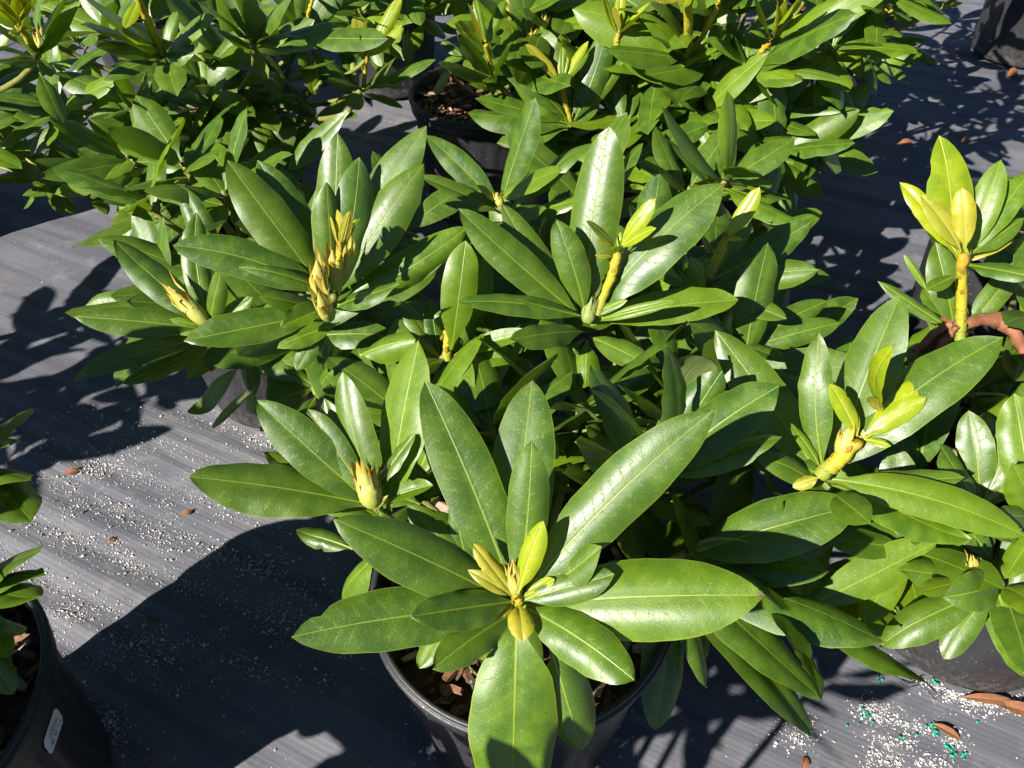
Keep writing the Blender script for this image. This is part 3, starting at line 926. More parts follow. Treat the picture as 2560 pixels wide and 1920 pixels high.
whorl('front', (1480, 1195), [
    (1852, 1092, 10, .130, .42, 'm', {'convex': .3}),
    (1732, 1126, 4, .105, .30, 'm', {}),
    (1613, 1172, 4, .085, .36, 'm', {'off': .01}),
    (1548, 1250, -12, .070, .46, 'm', {'off': .012}),
    (1642, 1305, -20, .10, .40, 'm', {'off': -.02}),
    (1912, 1388, -22, .140, .38, 'm', {'off': -.035, 'sidec': .06}),
    (1772, 1508, -28, .130, .38, 'm', {'off': -.02}),
    (1752, 1592, -35, .140, .36, 'm', {'off': -.04}),
    (1526, 1486, -42, .105, .36, 'm', {'off': -.03}),
    (1414, 1578, -48, .125, .38, 'm', {'off': -.035}),
    (1790, 1235, -5, .11, .34, 'm', {'off': -.03}),
    (1300, 1330, -30, .11, .36, 'm', {'off': -.05}),
    (1400, 1400, -40, .09, .40, 'm', {'off': -.05}),
], z=.300, fill=2, faz=(-40, 80))
# leaves low over the pot
whorl('front', (1010, 1235), [
    (905, 1290, -10, .07, .5, 'm', {}), (960, 1440, -25, .10, .40, 'l', {}), (1050, 1430, -28, .09, .40, 'l', {}),
    (880, 1090, 35, .10, .36, 'm', {}), (980, 1090, 45, .10, .36, 'm', {}), (1080, 1010, 50, .12, .36, 'm', {}),
    (1180, 1080, 45, .12, .36, 'm', {}), (1000, 960, 35, .13, .36, 'm', {}), (905, 1445, -22, .10, .42, 'l', {}), (1170, 1440, -35, .09, .40, 'm', {}),
], z=.300, lift=False)
whorl('front', (1230, 1010), [
    (1085, 890, 30, .09, .36, 'm', {}), (1150, 870, 40, .09, .36, 'l', {}), (1290, 880, 35, .10, .36, 'm', {}),
    (1120, 1030, 5, .1, .36, 'm', {}), (1330, 1000, 5, .1, .36, 'm', {}), (1180, 930, 25, .08, .4, 'l', {}),
], z=.28)

# ---- middle left plant
AC = (722, 640)
C, A, st = whorl('midleft', AC, [
    (489, 344, 36, .150, .34, 'm', {'convex': .3, 'fold': .1, 'roll': .1}),
    (556, 346, 44, .150, .30, 'm', {'off': -.025}),
    (703, 372, 58, .140, .36, 'm', {'off': -.015, 'convex': .2}),
    (705, 392, 66, .125, .30, 'm', {'convex': .6, 'fold': -.05, 'off': .002, 'roll': 0}),
    (776, 340, 60, .140, .34, 'm', {'convex': .4, 'fold': .05}),
    (729, 284, 60, .160, .30, 'm', {'off': -.03}),
    (921, 272, 48, .175, .27, 'm', {'off': -.02, 'convex': .3}),
    (912, 350, 50, .155, .34, 'm', {'convex': .45, 'fold': .03}),
    (1010, 490, 10, .130, .28, 'l', {'convex': .6, 'fold': .05, 'roll': -.35, 'sidec': -.04}),
    (373, 530, 6, .145, .32, 'm', {'convex': .35, 'sidec': -.05}),
    (518, 572, 16, .085, .22, 'm', {'off': .006, 'convex': .5}),
    (397, 736, -10, .145, .32, 'm', {'off': -.035, 'fold': .3, 'convex': .2}),
    (597, 748, -12, .065, .42, 'l', {'off': -.02, 'base': (742, 694), 'bz': .385, 'fold': .35}),
    (606, 706, 4, .050, .50, 'l', {'fold': .45, 'convex': 0, 'off': -.02}),
    (898, 734, 12, .070, .55, 'l', {'base': (770, 770), 'bz': .35, 'fold': -.2}),
    (960, 560, 20, .10, .28, 'm', {'off': -.03}),
    (870, 620, 5, .10, .34, 'm', {'off': -.03}),
    (560, 640, 10, .09, .36, 'm', {'off': -.05}),
    (640, 800, -30, .09, .4, 'm', {'off': -.05}),
], z=.42)
for (b0, t0, w0) in (((696, 640), (684, 560), .0190), ((724, 622), (718, 540), .0185), ((740, 606), (746, 522), .0165), ((712, 688), (688, 630), .0165)):
    spot_bud(st, b0, t0, .445, .487, w0, spikes=5)
young_shoot(PLANTS['midleft'], at_z((730, 575), .478), at_z((736, 535), .492), 7, random.Random(4), 'y', (.026, .040), .003, (8, 32))

C, A, st = whorl('midleft', (446, 706), [
    (243, 523, 32, .140, .33, 'm', {'convex': .35}),
    (424, 458, 56, .145, .28, 'm', {'convex': .5, 'sidec': .05}),
    (160, 684, 4, .140, .34, 'm', {'convex': .3, 'fold': .12}),
    (152, 814, -8, .150, .24, 'm', {'fold': .35, 'convex': .1, 'off': -.03}),
    (266, 829, -14, .120, .26, 'm', {'fold': .2, 'off': -.04}),
    (546, 642, 45, .060, .40, 'l', {'convex': .5}),
    (368, 690, 5, .042, .36, 'l', {'off': .0}),
    (412, 745, -20, .034, .7, 'l', {'fold': .3, 'off': .006}),
    (480, 580, 55, .085, .34, 'm', {}),
    (620, 660, 15, .10, .3, 'm', {'off': -.03}),
], z=.355)
spot_bud(st, (448, 700), (364, 618), .362, .398, .0185, spikes=6)
whorl('midleft', (520, 775), [
    (428, 905, -48, .105, .30, 'l', {'curl': -1.6, 'convex': .2, 'fold': .2}),
    (458, 926, -38, .085, .16, 'l', {'base': (560, 830), 'bz': .26}),
    (545, 912, -60, .065, .40, 'l', {'base': (545, 840), 'bz': .28, 'curl': 1.2}),
    (566, 880, -15, .075, .36, 'm', {'base': (690, 835), 'bz': .27}),
    (720, 800, 20, .06, .34, 'm', {'base': (690, 850), 'bz': .27}),
    (640, 930, -15, .07, .40, 'm', {'base': (685, 850), 'bz': .27}),
    (750, 880, -5, .06, .40, 'm', {'base': (690, 850), 'bz': .27}),
    (560, 930, -25, .08, .38, 'm', {'base': (670, 850), 'bz': .27}),
    (610, 790, 15, .07, .38, 'm', {'base': (690, 845), 'bz': .27}),
], z=.285)
spot_bud(PLANTS['midleft'].stem(at_z((690, 856), .265)), (690, 856), (680, 806), .265, .285, .0150, 'gbud', 3)
whorl('midleft', (470, 610), [
    (212, 516, 12, .140, .32, 'm', {}), (238, 640, 0, .120, .32, 'm', {}), (400, 545, 30, .11, .34, 'm', {}), (390, 400, 40, .13, .30, 'm', {}),
    (300, 590, 5, .11, .3, 'm', {}), (640, 470, 40, .11, .34, 'm', {}),
], z=.30)
C, A, st = whorl('midleft', (968, 772), [
    (1006, 519, 66, .100, .38, 'l', {'convex': .2, 'off': .01}),
    (1053, 553, 58, .115, .42, 'm', {'convex': .35, 'off': -.02}),
    (1148, 718, 22, .075, .26, 'l', {'fold': .4, 'convex': 0}),
    (1125, 768, 8, .070, .42, 'l', {'fold': .4, 'convex': .1}),
    (873, 714, 20, .070, .22, 'm', {'fold': .5}),
    (866, 650, 30, .100, .36, 'm', {'off': -.025}),
    (930, 640, 50, .095, .34, 'm', {'off': -.025}),
    (1090, 870, -20, .08, .4, 'm', {}),
    (1000, 860, -30, .07, .4, 'm', {}),
    (860, 820, -10, .08, .36, 'm', {}),
], z=.345)
ys = tube('new_shoot', [at_z((966, 778), .342), at_z((966, 745), .356), at_z((964, 712), .370)], [.0062, .0056, .0045], 'stem_new', PLANTS['midleft'].root)
whorl('midleft', (964, 716), [(966, 668, 60, .034, 1.15, 'l', {'fold': .1, 'convex': .1, 'roll': 0, 'face': 1, 'bend': .1, 'twist': 0}), (952, 735, -20, .014, .4, 'o', {}), (980, 735, -20, .014, .4, 'o', {})], z=.372, stem=ys)

# ---- middle right plant
DC = (1266, 688)
C, A, st = whorl('midright', DC, [
    (989, 451, 30, .165, .27, 'm', {'convex': .3, 'fold': .15}),
    (1084, 440, 38, .145, .27, 'm', {'off': -.02}),
    (1200, 474, 60, .105, .38, 'm', {'convex': .4, 'fold': .04, 'off': .003}),
    (1317, 272, 60, .190, .32, 'm', {'convex': .4, 'fold': .04, 'off': -.005, 'roll': 0}),
    (1566, 396, 36, .180, .36, 'm', {'convex': .3, 'fold': .06}),
    (990, 652, 2, .130, .24, 'm', {'fold': .2}),
    (1124, 649, 6, .075, .22, 'm', {'off': .004}),
    (1596, 648, 0, .165, .30, 'l', {'fold': .25, 'convex': .2, 'off': -.02}),
    (1462, 650, 8, .095, .16, 'l', {'off': -.012, 'fold': .5}),
    (1356, 648, 25, .048, .28, 'l', {'off': .0}),
    (1100, 735, -10, .11, .36, 'm', {'off': -.035}),
    (1265, 850, -35, .085, .60, 'l', {'off': -.05, 'fold': -.15, 'curl': -.9}),
    (1400, 790, -20, .10, .36, 'm', {'off': -.05}),
    (1160, 830, -30, .1, .36, 'm', {'off': -.05}),
], z=.405)
spot_bud(st, (1268, 698), (1284, 630), .405, .428, .0165, 'gbud', 4)
ys = tube('new_shoot', [at_z((1290, 680), .412), at_z((1305, 640), .428), at_z((1322, 600), .446), at_z((1332, 560), .462), at_z((1336, 535), .472)], [.0048, .0050, .0055, .0058, .0040], 'stem_new', PLANTS['midright'].root)
whorl('midright', (1334, 545), [
    (1416, 428, 58, .062, .30, 'y', {'convex': .3, 'fold': .1}),
    (1266, 477, 42, .055, .24, 'y', {}),
    (1417, 492, 28, .055, .24, 'y', {}),
    (1340, 500, 60, .026, .3, 'y', {}),
    (1290, 520, 25, .026, .22, 'o', {}),
    (1332, 530, 60, .026, 1.1, 'l', {'off': -.008, 'fold': .1, 'roll': 0, 'face': 1, 'bend': .1, 'twist': 0}),
    (1285, 552, 5, .022, .3, 'o', {'off': -.01}),
], z=.468, stem=ys, off=(-.004, .004))
EC = (1538, 600)
C, A, st = whorl('midright', EC, [
    (1752, 478, 16, .145, .32, 'm', {'convex': .3, 'fold': .15}),
    (1692, 568, 40, .115, .40, 'm', {'convex': .45, 'base': (1580, 712), 'bz': .33}),
    (1767, 583, 15, .110, .34, 'm', {'off': -.04}),
    (1786, 650, 4, .115, .30, 'm', {'base': (1600, 735), 'bz': .31}),
    (1815, 697, -2, .120, .30, 'm', {'base': (1590, 760), 'bz': .30}),
    (1624, 470, 45, .090, .30, 'm', {'off': -.02}),
    (1464, 582, 35, .085, .16, 'l', {'base': (1530, 700), 'bz': .35}),
    (1500, 560, 50, .095, .36, 'm', {'base': (1510, 690), 'bz': .34}),
    (1690, 780, -10, .11, .36, 'm', {'base': (1560, 740), 'bz': .30}),
    (1420, 510, 40, .10, .3, 'm', {'off': -.04}),
    (1700, 690, 5, .11, .34, 'm', {'off': -.05}),
], z=.375)
ys = tube('new_shoot', [at_z((1530, 596), .385), at_z((1548, 560), .402), at_z((1562, 530), .416), at_z((1572, 508), .425)], [.0062, .0070, .0062, .004], 'stem_new', PLANTS['midright'].root)
whorl('midright', (1568, 515), [(1641, 404, 55, .072, .30, 'y', {'convex': .35, 'fold': .1}), (1602, 520, 15, .026, .4, 'y', {'bend': .15}), (1546, 560, -30, .018, .4, 'y', {'off': -.01}), (1590, 500, 30, .02, .3, 'y', {})], z=.423, stem=ys)
st = PLANTS['midright'].stem(at_z((1562, 745), .325))
spot_bud(st, (1562, 742), (1578, 672), .328, .352, .0165, 'gbud', 2)
spot_bud(st, (1566, 720), (1580, 668), .338, .356, .0085, 'bud', 3)
whorl('midright', (1562, 748), [(1668, 705, -2, .065, .62, 'l', {'fold': .2, 'roll': 2.4, 'curl': -.8}), (1480, 730, 10, .05, .5, 'l', {'roll': 2.5}), (1640, 640, 30, .07, .3, 'm', {}), (1610, 860, -20, .09, .38, 'm', {})], z=.32, stem=st)
NC = (1080, 446)
C, A, st = whorl('midright', NC, [
    (1157, 211, 62, .140, .36, 'm', {'convex': .4, 'fold': .03, 'roll': 0}),
    (921, 292, 34, .135, .30, 'm', {'convex': .25, 'fold': .2}),
    (1283, 290, 38, .120, .28, 'm', {'convex': .4}),
    (1216, 368, 58, .085, .50, 'l', {'convex': .2, 'fold': .1, 'off': .01, 'face': 0}),
    (1030, 400, 55, .040, .36, 'm', {'off': .004}),
    (960, 440, 10, .07, .26, 'm', {'off': -.01}),
    (905, 380, 15, .110, .22, 'm', {'off': -.02, 'fold': .4}),
    (890, 545, -5, .10, .34, 'l', {'off': -.04}),
    (950, 545, -5, .09, .30, 'l', {'off': -.03}),
    (1260, 430, 15, .10, .30, 'l', {'off': -.03}),
    (1180, 450, 30, .07, .36, 'm', {'off': -.02}),
    (1100, 560, -25, .08, .36, 'm', {'off': -.03}),
    (1000, 600, -30, .08, .36, 'm', {'off': -.03}),
], z=.400)
spot_bud(st, (1082, 446), (1074, 415), .405, .420, .011)
rand_whorl('midright', (1400, 560), 8, z=.33, size=(.09, .12))
rand_whorl('midright', (1180, 600), 8, z=.30, size=(.09, .12))
rand_whorl('midright', (1330, 790), 7, z=.25, size=(.08, .11))
rand_whorl('midright', (1450, 850), 7, z=.25, size=(.08, .11))
rand_whorl('midleft', (850, 850), 7, z=.26, size=(.08, .11))
rand_whorl('midleft', (600, 720), 7, z=.28, size=(.08, .11))

# leafy shoots: low ones close gaps under crowns, tall rear ones are added for shade
for key, x, y, z in (('front', -.10, .47, .29), ('front', .02, .52, .28), ('front', .13, .48, .27), ('front', .10, .58, .25), ('front', .20, .40, .25), ('front', -.05, .58, .26), ('front', .24, .52, .26),
                     ('midleft', -.33, .72, .29), ('midleft', -.20, .76, .27), ('midleft', -.28, .86, .31), ('midleft', -.45, .78, .28), ('midleft', -.15, .90, .30), ('midleft', -.46, .98, .36),
                     ('midright', .04, .80, .29), ('midright', .16, .78, .28), ('midright', .28, .82, .28), ('midright', .10, .92, .33), ('midright', .25, .96, .33), ('midright', -.02, .70, .26), ('midright', .20, .68, .25), ('midright', .32, .72, .25), ('midright', .34, .92, .28), ('midright', .28, .90, .38), ('midleft', -.50, .92, .33), ('midleft', -.38, .90, .36), ('backright', .56, 1.34, .44), ('backright', .50, 1.22, .42), ('backright', .66, 1.46, .44), ('backright', .52, 1.56, .52), ('backright', .40, 1.62, .52), ('backright', .62, 1.62, .46), ('backright', .50, 1.16, .30), ('backright', .42, 1.12, .30), ('backright', .30, 1.16, .34), ('backmid', -.50, 1.22, .36), ('backmid', -.66, 1.30, .42), ('backmid', -.74, 1.20, .34), ('backmid', -.60, 1.10, .30), ('backmid', -.82, 1.36, .40), ('backleft', -.92, 1.24, .40), ('backleft', -.86, 1.12, .32), ('backleft', -.98, 1.06, .34),
                     ('right', .42, .50, .27), ('right', .50, .60, .30), ('right', .40, .62, .27), ('right', .58, .48, .30), ('right', .46, .40, .26), ('front', .28, .37, .23), ('front', -.02, .50, .34), ('front', .07, .54, .33), ('front', .17, .56, .33), ('front', -.10, .54, .31), ('midleft', -.24, .68, .31), ('midright', .26, .62, .31), ('right', .40, .44, .22), ('front', .30, .46, .22), ('backright', .60, 1.36, .56), ('backright', .70, 1.42, .55), ('backright', .52, 1.42, .60), ('backright', .66, 1.30, .51), ('backright', .80, 1.37, .50), ('backright', .44, 1.50, .62), ('backright', .74, 1.52, .55), ('backright', .58, 1.26, .50), ('farright', .75, 1.85, .48), ('farright', .87, 1.95, .50), ('farright', .95, 1.84, .44), ('farright', .68, 2.0, .48), ('farright', .92, 2.10, .45), ('farright', .82, 1.80, .45)):  # tall backright and farright shoots, above the view, added to shade the fabric
    rand_whorl(key, None, 10, C=(x, y, z), size=(.10, .14), up=.75)

# ---- right plant
C, A, st = whorl('right', (1778, 1022), [
    (1771, 712, 50, .135, .28, 'm', {'convex': .25, 'fold': .08, 'roll': 0}),
    (1545, 714, 10, .165, .30, 'm', {'convex': .25, 'off': -.045}),
    (1944, 638, 48, .155, .34, 'm', {'convex': .2, 'fold': .1, 'off': -.03}),
    (2168, 728, 26, .170, .34, 'm', {'convex': .35, 'fold': .05}),
    (1703, 914, 22, .060, .24, 'l', {'off': .003}),
    (2084, 1031, -2, .120, .24, 'm', {'convex': .5}),
    (2212, 1157, -10, .165, .26, 'l', {'convex': .4, 'off': -.01, 'fold': .15}),
    (2075, 1174, -22, .135, .34, 'l', {'curl': -.5, 'off': -.02, 'convex': .3}),
    (1712, 1052, -25, .034, .55, 'o', {'off': -.005}),
    (1640, 980, 5, .09, .36, 'm', {'off': -.04}),
    (1880, 1130, -20, .10, .36, 'm', {'off': -.04}),
], z=.385, fill=2, faz=(-60, 40))
ys = tube('new_shoot', [at_z((1774, 1026), .385), at_z((1800, 1004), .394), at_z((1828, 978), .406), at_z((1852, 952), .418)], [.0085, .0082, .0078, .006], 'stem_new', PLANTS['right'].root)
whorl('right', (1856, 950), [
    (1908, 748, 55, .085, .32, 'y', {'base': (1905, 892), 'bz': .43, 'convex': .2}),
    (1793, 829, 50, .056, .30, 'y', {}),
    (2020, 808, 22, .085, .30, 'y', {'convex': .3}),
    (2083, 828, 15, .105, .28, 'y', {'convex': .2}),
    (2002, 858, 22, .062, .36, 'y', {'roll': -.4}),
    (1880, 856, 45, .046, .26, 'y', {'base': (1902, 900), 'bz': .43}),
    (1851, 890, 50, .026, .26, 'y', {}),
    (1924, 964, 0, .034, .36, 'y', {'bend': .12}),
    (1866, 928, 40, .016, .6, 'o', {}),
    (1950, 900, 10, .05, .3, 'y', {}),
], z=.418, stem=ys, off=(-.004, .004))
spot_bud(ys, (1815, 985), (1838, 918), .402, .428, .0150, spikes=4)
C, A, st = whorl('right', (2160, 1262), [
    (1986, 1279, 2, .065, .32, 'l', {'base': (2088, 1258), 'bz': .29}),
    (2052, 1292, 0, .070, .60, 'm', {'curl': .6, 'off': .01}),
    (1893, 1390, -25, .120, .38, 'm', {'off': -.02}),
    (2038, 1424, -35, .095, .42, 'm', {'off': -.03}),
    (2225, 1462, -30, .110, .38, 'l', {'off': -.02}),
    (1940, 1230, 0, .10, .36, 'm', {'off': -.04}),
    (2260, 1330, -10, .08, .5, 'l', {}),
    (2190, 1390, -30, .08, .4, 'm', {'off': -.03}),
], z=.295)
spot_bud(st, (2104, 1248), (2102, 1200), .295, .318, .0130, spikes=4)
whorl('right', (2120, 1090), [
    (2092, 886, 48, .085, .42, 'm', {'convex': .2}),
    (2030, 960, 25, .08, .38, 'm', {}),
    (2178, 1030, 10, .050, .60, 'l', {'roll': 2.2}),
    (2205, 890, 35, .10, .36, 'm', {}),
    (2060, 1130, -10, .09, .4, 'm', {}),
    (2230, 1010, 15, .08, .40, 'm', {}),
    (1975, 1060, -5, .10, .38, 'm', {}),
    (2195, 1180, -15, .07, .4, 'm', {}),
], z=.33)
whorl('right', (2250, 1120), [(2186, 1000, 30, .08, .5, 'l', {}), (2170, 1250, -30, .09, .4, 'l', {}), (2200, 1310, -40, .09, .4, 'm', {}), (2150, 1120, 0, .07, .4, 'm', {}), (2190, 850, 45, .09, .4, 'l', {})], z=.35)
rand_whorl('right', (1960, 1180), 7, z=.27, size=(.08, .11))

# ---- right-hand plant at the back
JC = (2080, 556)
C, A, st = whorl('rightback', (2075, 722), [
    (2020, 522, 48, .105, .44, 'm', {'convex': .3, 'base': (2062, 715), 'bz': .365}),
    (1952, 550, 20, .055, .20, 'l', {'base': (2010, 640), 'bz': .38}),
    (2000, 626, -12, .042, .42, 'm', {'base': (2072, 592), 'bz': .435}),
    (1897, 608, 6, .095, .18, 'm', {}),
    (1960, 424, 45, .10, .26, 'm', {'base': (2030, 560), 'bz': .40}),
    (2212, 560, 12, .095, .30, 'm', {}),
    (2160, 640, 8, .06, .32, 'm', {}),
    (2170, 760, -10, .07, .36, 'l', {}),
    (1950, 770, -10, .08, .36, 'm', {'off': -.03}),
], z=.362, stem_r=(.0075, .0055))
ys = tube('new_shoot', [at_z((2074, 735), .36), at_z((2075, 690), .378), at_z((2076, 640), .402), at_z((2077, 600), .424), at_z((2079, 560), .446), at_z((2080, 548), .452)], [.0068, .0065, .0068, .0064, .0062, .004], 'stem_new', PLANTS['rightback'].root)
whorl('rightback', JC, [
    (2039, 291, 66, .125, .36, 'y', {'convex': .2, 'fold': .12, 'roll': 0}),
    (2162, 345, 58, .105, .34, 'l', {'convex': .3, 'fold': .2}),
    (2230, 366, 45, .115, .30, 'l', {}),
    (1949, 389, 30, .100, .24, 'y', {'fold': .4}),
    (1988, 420, 30, .075, .34, 'o', {'fold': .3, 'off': .004}),
    (2076, 404, 58, .066, .36, 'o', {'fold': .1, 'off': .008, 'base': (2086, 552), 'bz': .462}),
    (2190, 514, 8, .055, .30, 'o', {'bend': .12}),
    (2212, 470, 10, .075, .34, 'm', {}),
    (2235, 600, -5, .075, .36, 'm', {}),
    (2150, 450, 40, .06, .3, 'l', {}),
], z=.448, stem=ys)
dl = PLANTS['rightback']
for pts, r in ((((2066, 696), (2040, 690), (2020, 735), (1995, 800)), .0042), (((2062, 702), (2030, 712), (1990, 750), (1955, 790)), .0036), (((2066, 708), (2044, 725), (2022, 770), (2012, 815)), .0036),
               (((2064, 706), (2050, 720), (2040, 755), (2034, 785)), .0030), (((2058, 700), (2015, 720), (1975, 765), (1962, 815)), .0032),
               (((2088, 702), (2120, 690), (2160, 692), (2192, 716), (2214, 772)), .0066)):
    n = len(pts)
    P = [at_z(p, .376 - (.045 if n == 4 else .012) * k / (n - 1)) for k, p in enumerate(pts)]
    t = np.linspace(0, n - 1, 15)
    Q = [np.array([np.interp(v, range(n), [p[k] for p in P]) for k in range(3)]) + np.array([dl.rnd.gauss(0, .0007) for _ in range(3)]) for v in t]
    tube('dead_leaf', Q, [r * (.55 + .75 * math.sin(math.pi * min(1, (v + .6) / (n + .1)))) * dl.rnd.uniform(.82, 1.15) for v in t], 'withered', ys, None, 9)
for c in ((2260, 500), (2240, 690), (2300, 620), (2210, 830), (2170, 900)):
    rand_whorl('rightback', c, 8, z=.36 if c[1] < 800 else .27, size=(.08, .12), young=4 if c[0] == 2240 else 0)

# ---- left plant (mostly outside the frame, in shade)
whorl('left', (-125, 1010), [
    (66, 884, 25, .13, .40, 'm', {}), (66, 1036, 5, .12, .36, 'm', {}), (20, 960, 15, .12, .38, 'm', {}), (68, 1128, -5, .13, .40, 'm', {'sidec': .05}), (-60, 850, 45, .12, .36, 'm', {}), (-200, 800, 45, .13, .36, 'm', {}), (-330, 950, 20, .13, .36, 'm', {}),
    (14, 1070, -10, .11, .4, 'm', {}),
], z=.40, fill=4, faz=(150, 300))
whorl('left', (-110, 1250), [
    (89, 1188, 5, .13, .42, 'm', {}), (98, 1239, 0, .12, .34, 'm', {'off': -.03}), (94, 1304, -12, .12, .42, 'm', {}), (24, 1420, -28, .10, .40, 'l', {}), (-20, 1120, 30, .10, .38, 'm', {}), (-220, 1150, 35, .12, .38, 'm', {}), (-280, 1300, 5, .12, .38, 'm', {}), (-20, 1480, -40, .09, .4, 'm', {}), (30, 1500, -45, .09, .42, 'm', {'off': -.04}), (-60, 1400, -20, .10, .4, 'm', {'off': -.03}), (-40, 1560, -50, .10, .4, 'm', {'off': -.04}), (50, 1370, -15, .1, .4, 'm', {'off': -.05}),
], z=.345, fill=4, faz=(150, 300))
for k, (x, y, z) in enumerate(((-.58, .16, .42), (-.50, .06, .38), (-.62, .04, .42), (-.54, -.06, .40), (-.44, -.04, .36), (-.62, .25, .54), (-.70, .30, .52), (-.66, .36, .50), (-.57, .30, .51), (-.76, .22, .48))):  # the higher shoots, out of view, are added to shade this plant's visible leaves
    rand_whorl('left', None, 9, C=(x, y, z), size=(.12, .15))
for k, (x, y, z) in enumerate(((-1.20, .54, .52), (-1.07, .46, .47), (-1.29, .40, .47), (-1.11, .66, .45), (-1.33, .60, .44), (-1.19, .36, .42), (-1.04, .60, .40), (-1.24, .72, .40), (-1.36, .48, .42))):
    rand_whorl('offleft', None, 10, C=(x, y, z), size=(.12, .15))

# ---- plants along the top of the picture
BL = 'backleft'
def W(key, c, leaves, **k):
    k.setdefault('hero', False)
    return whorl(key, c, [tuple(l[0]) + tuple(l[1:]) for l in leaves], **k)
C, A, st = W(BL, m5(300, 440), [(m5(500, -10), 60, .13, .32, 'm'), (m5(640, 10), 52, .12, .36, 'l'), (m5(-40, 180), 40, .14, .3, 'm'), (m5(-60, 380), 12, .12, .26, 'm'), (m5(-40, 500), 4, .13, .28, 'm'), (m5(400, 610), 0, .07, .3, 'm'), (m5(245, 520), -10, .035, .8, 'l'), (m5(620, 470), 10, .06, .5, 'l')], fill=2, z=.47)
ys = tube('new_shoot', [C, at_z(m5(220, 300), C[2] + .03), at_z(m5(140, 200), C[2] + .05)], [.0060, .0058, .0050], 'stem_new', PLANTS[BL].root)
whorl(BL, m5(150, 210), [(*m5(-20, -20), 55, .10, .28, 'y', {}), (*m5(270, 45), 55, .065, .34, 'o', {}), (*m5(190, -60), 62, .09, .26, 'y', {}), (*m5(70, -60), 60, .09, .26, 'o', {}), (*m5(160, 60), 60, .05, .24, 'y', {}), (*m5(-40, 60), 40, .07, .26, 'y', {}), (*m5(270, -60), 55, .085, .28, 'y', {}), (*m5(95, 290), 5, .03, .4, 'o', {})], z=C[2] + .05, stem=ys, hero=False, off=(-.01, .004))
spot_bud(st, m5(330, 420), m5(295, 225), C[2], C[2] + .03, .012)
C, A, st = W(BL, m5(620, 990), [(m5(-40, 760), 10, .15, .34, 'm'), (m5(110, 636), 25, .13, .36, 'm'), (m5(400, 620), 40, .12, .30, 'm'), (m5(235, 1140), -6, .09, .32, 'm'), (m5(740, 830), 35, .05, .36, 'l'), (m5(600, 700), 45, .08, .34, 'm'), (m5(345, 1300), -20, .09, .34, 'm'), (m5(840, 1170), -15, .07, .34, 'l')], drop=.03)
spot_bud(st, m5(590, 960), m5(470, 810), C[2], C[2] + .02, .010)
C, A, st = W(BL, m5(390, 1360), [(m5(-30, 900), 35, .13, .34, 'm'), (m5(-60, 1290), 5, .13, .34, 'm'), (m5(-60, 1440), -8, .13, .34, 'm'), (m5(190, 1650), -25, .11, .36, 'm'), (m5(270, 1470), -15, .04, .9, 'l'), (m5(480, 1700), -40, .10, .36, 'm'), (m5(800, 1410), -8, .09, .42, 'm'), (m5(1120, 1580), -20, .14, .40, 'm'), (m5(600, 1700), -45, .10, .36, 'm')], drop=.08)
spot_bud(st, m5(300, 1330), m5(160, 1175), C[2], C[2] + .02, .010)
for c, dr in ((m5(-150, 700), 0), (m5(60, 1150), .08), (m5(650, 1350), .12)):
    rand_whorl(BL, c, 9, drop=dr, size=(.115, .150), up=.9, young=4 if dr < .05 else 0)
BM = 'backmid'
C, A, st = W(BM, m5(1275, 400), [(m5(833, 150), 28, .12, .34, 'y'), (m5(1400, 88), 50, .07, .34, 'l'), (m5(1700, 125), 35, .12, .30, 'l'), (m5(640, 195), 20, .14, .32, 'm'), (m5(1535, 420), 5, .07, .60, 'm'), (m5(680, 0), 35, .15, .30, 'm'), (m5(1290, 470), -30, .05, .6, 'm'), (m5(1400, 760), -25, .10, .5, 'm'), (m5(760, 370), 0, .12, .34, 'm'), (m5(820, 640), -15, .09, .3, 'm'), (m5(1580, 150), 40, .1, .3, 'm')], z=.46)
young_shoot(PLANTS[BM], C, at_z(m5(1090, -10), C[2] + .09), 8, random.Random(5), 'y', (.06, .09), .0075)
C, A, st = W(BM, m5(2010, 340), [(m5(1722, 245), 18, .07, .34, 'l'), (m6(718, 290), 8, .07, .42, 'l'), (m6(1062, 200), 8, .12, .36, 'm'), (m6(850, 350), -4, .09, .34, 'm'), (m5(1600, 30), 35, .12, .30, 'm'), (m5(1980, -60), 55, .11, .30, 'm'), (m6(740, -20), 45, .13, .30, 'm'), (m5(1800, -80), 45, .12, .3, 'm'), (m6(670, 620), -40, .08, .4, 'l'), (m6(500, 620), -45, .08, .5, 'l')], z=.47)
spot_bud(st, m5(1990, 300), m5(1985, 60), C[2], C[2] + .04, .0135)
spot_bud(st, m5(2030, 290), m5(2030, 90), C[2], C[2] + .04, .0125)
C, A, st = W(BM, m5(1050, 850), [(m5(445, 575), 10, .15, .38, 'm'), (m5(1645, 775), 4, .13, .34, 'm'), (m5(1455, 960), -8, .09, .60, 'l'), (m5(930, 1085), -28, .06, .5, 'l'), (m5(820, 940), -5, .07, .3, 'm'), (m5(1450, 560), 20, .10, .5, 'm'), (m5(1200, 640), 40, .07, .4, 'm'), (m5(900, 600), 40, .09, .34, 'm'), (m5(1300, 800), 5, .08, .4, 'm')], drop=.06)
spot_bud(st, m5(1030, 850), m5(990, 660), C[2], C[2] + .03, .014, 'gbud', 3)
C, A, st = W(BM, m6(1290, 700), [(m6(1865, 468), 12, .14, .30, 'm'), (m6(1605, 865), -4, .09, .24, 'l'), (m6(1560, 450), 30, .10, .40, 'm'), (m6(1180, 860), -18, .07, .5, 'l'), (m6(1000, 640), 0, .08, .4, 'm'), (m6(1110, 640), 5, .05, .3, 'l'), (m6(1100, 280), 45, .12, .26, 'm'), (m6(1620, 700), 5, .10, .34, 'm'), (m6(900, 960), -35, .09, .34, 'l'), (m6(880, 400), 25, .1, .34, 'm')])
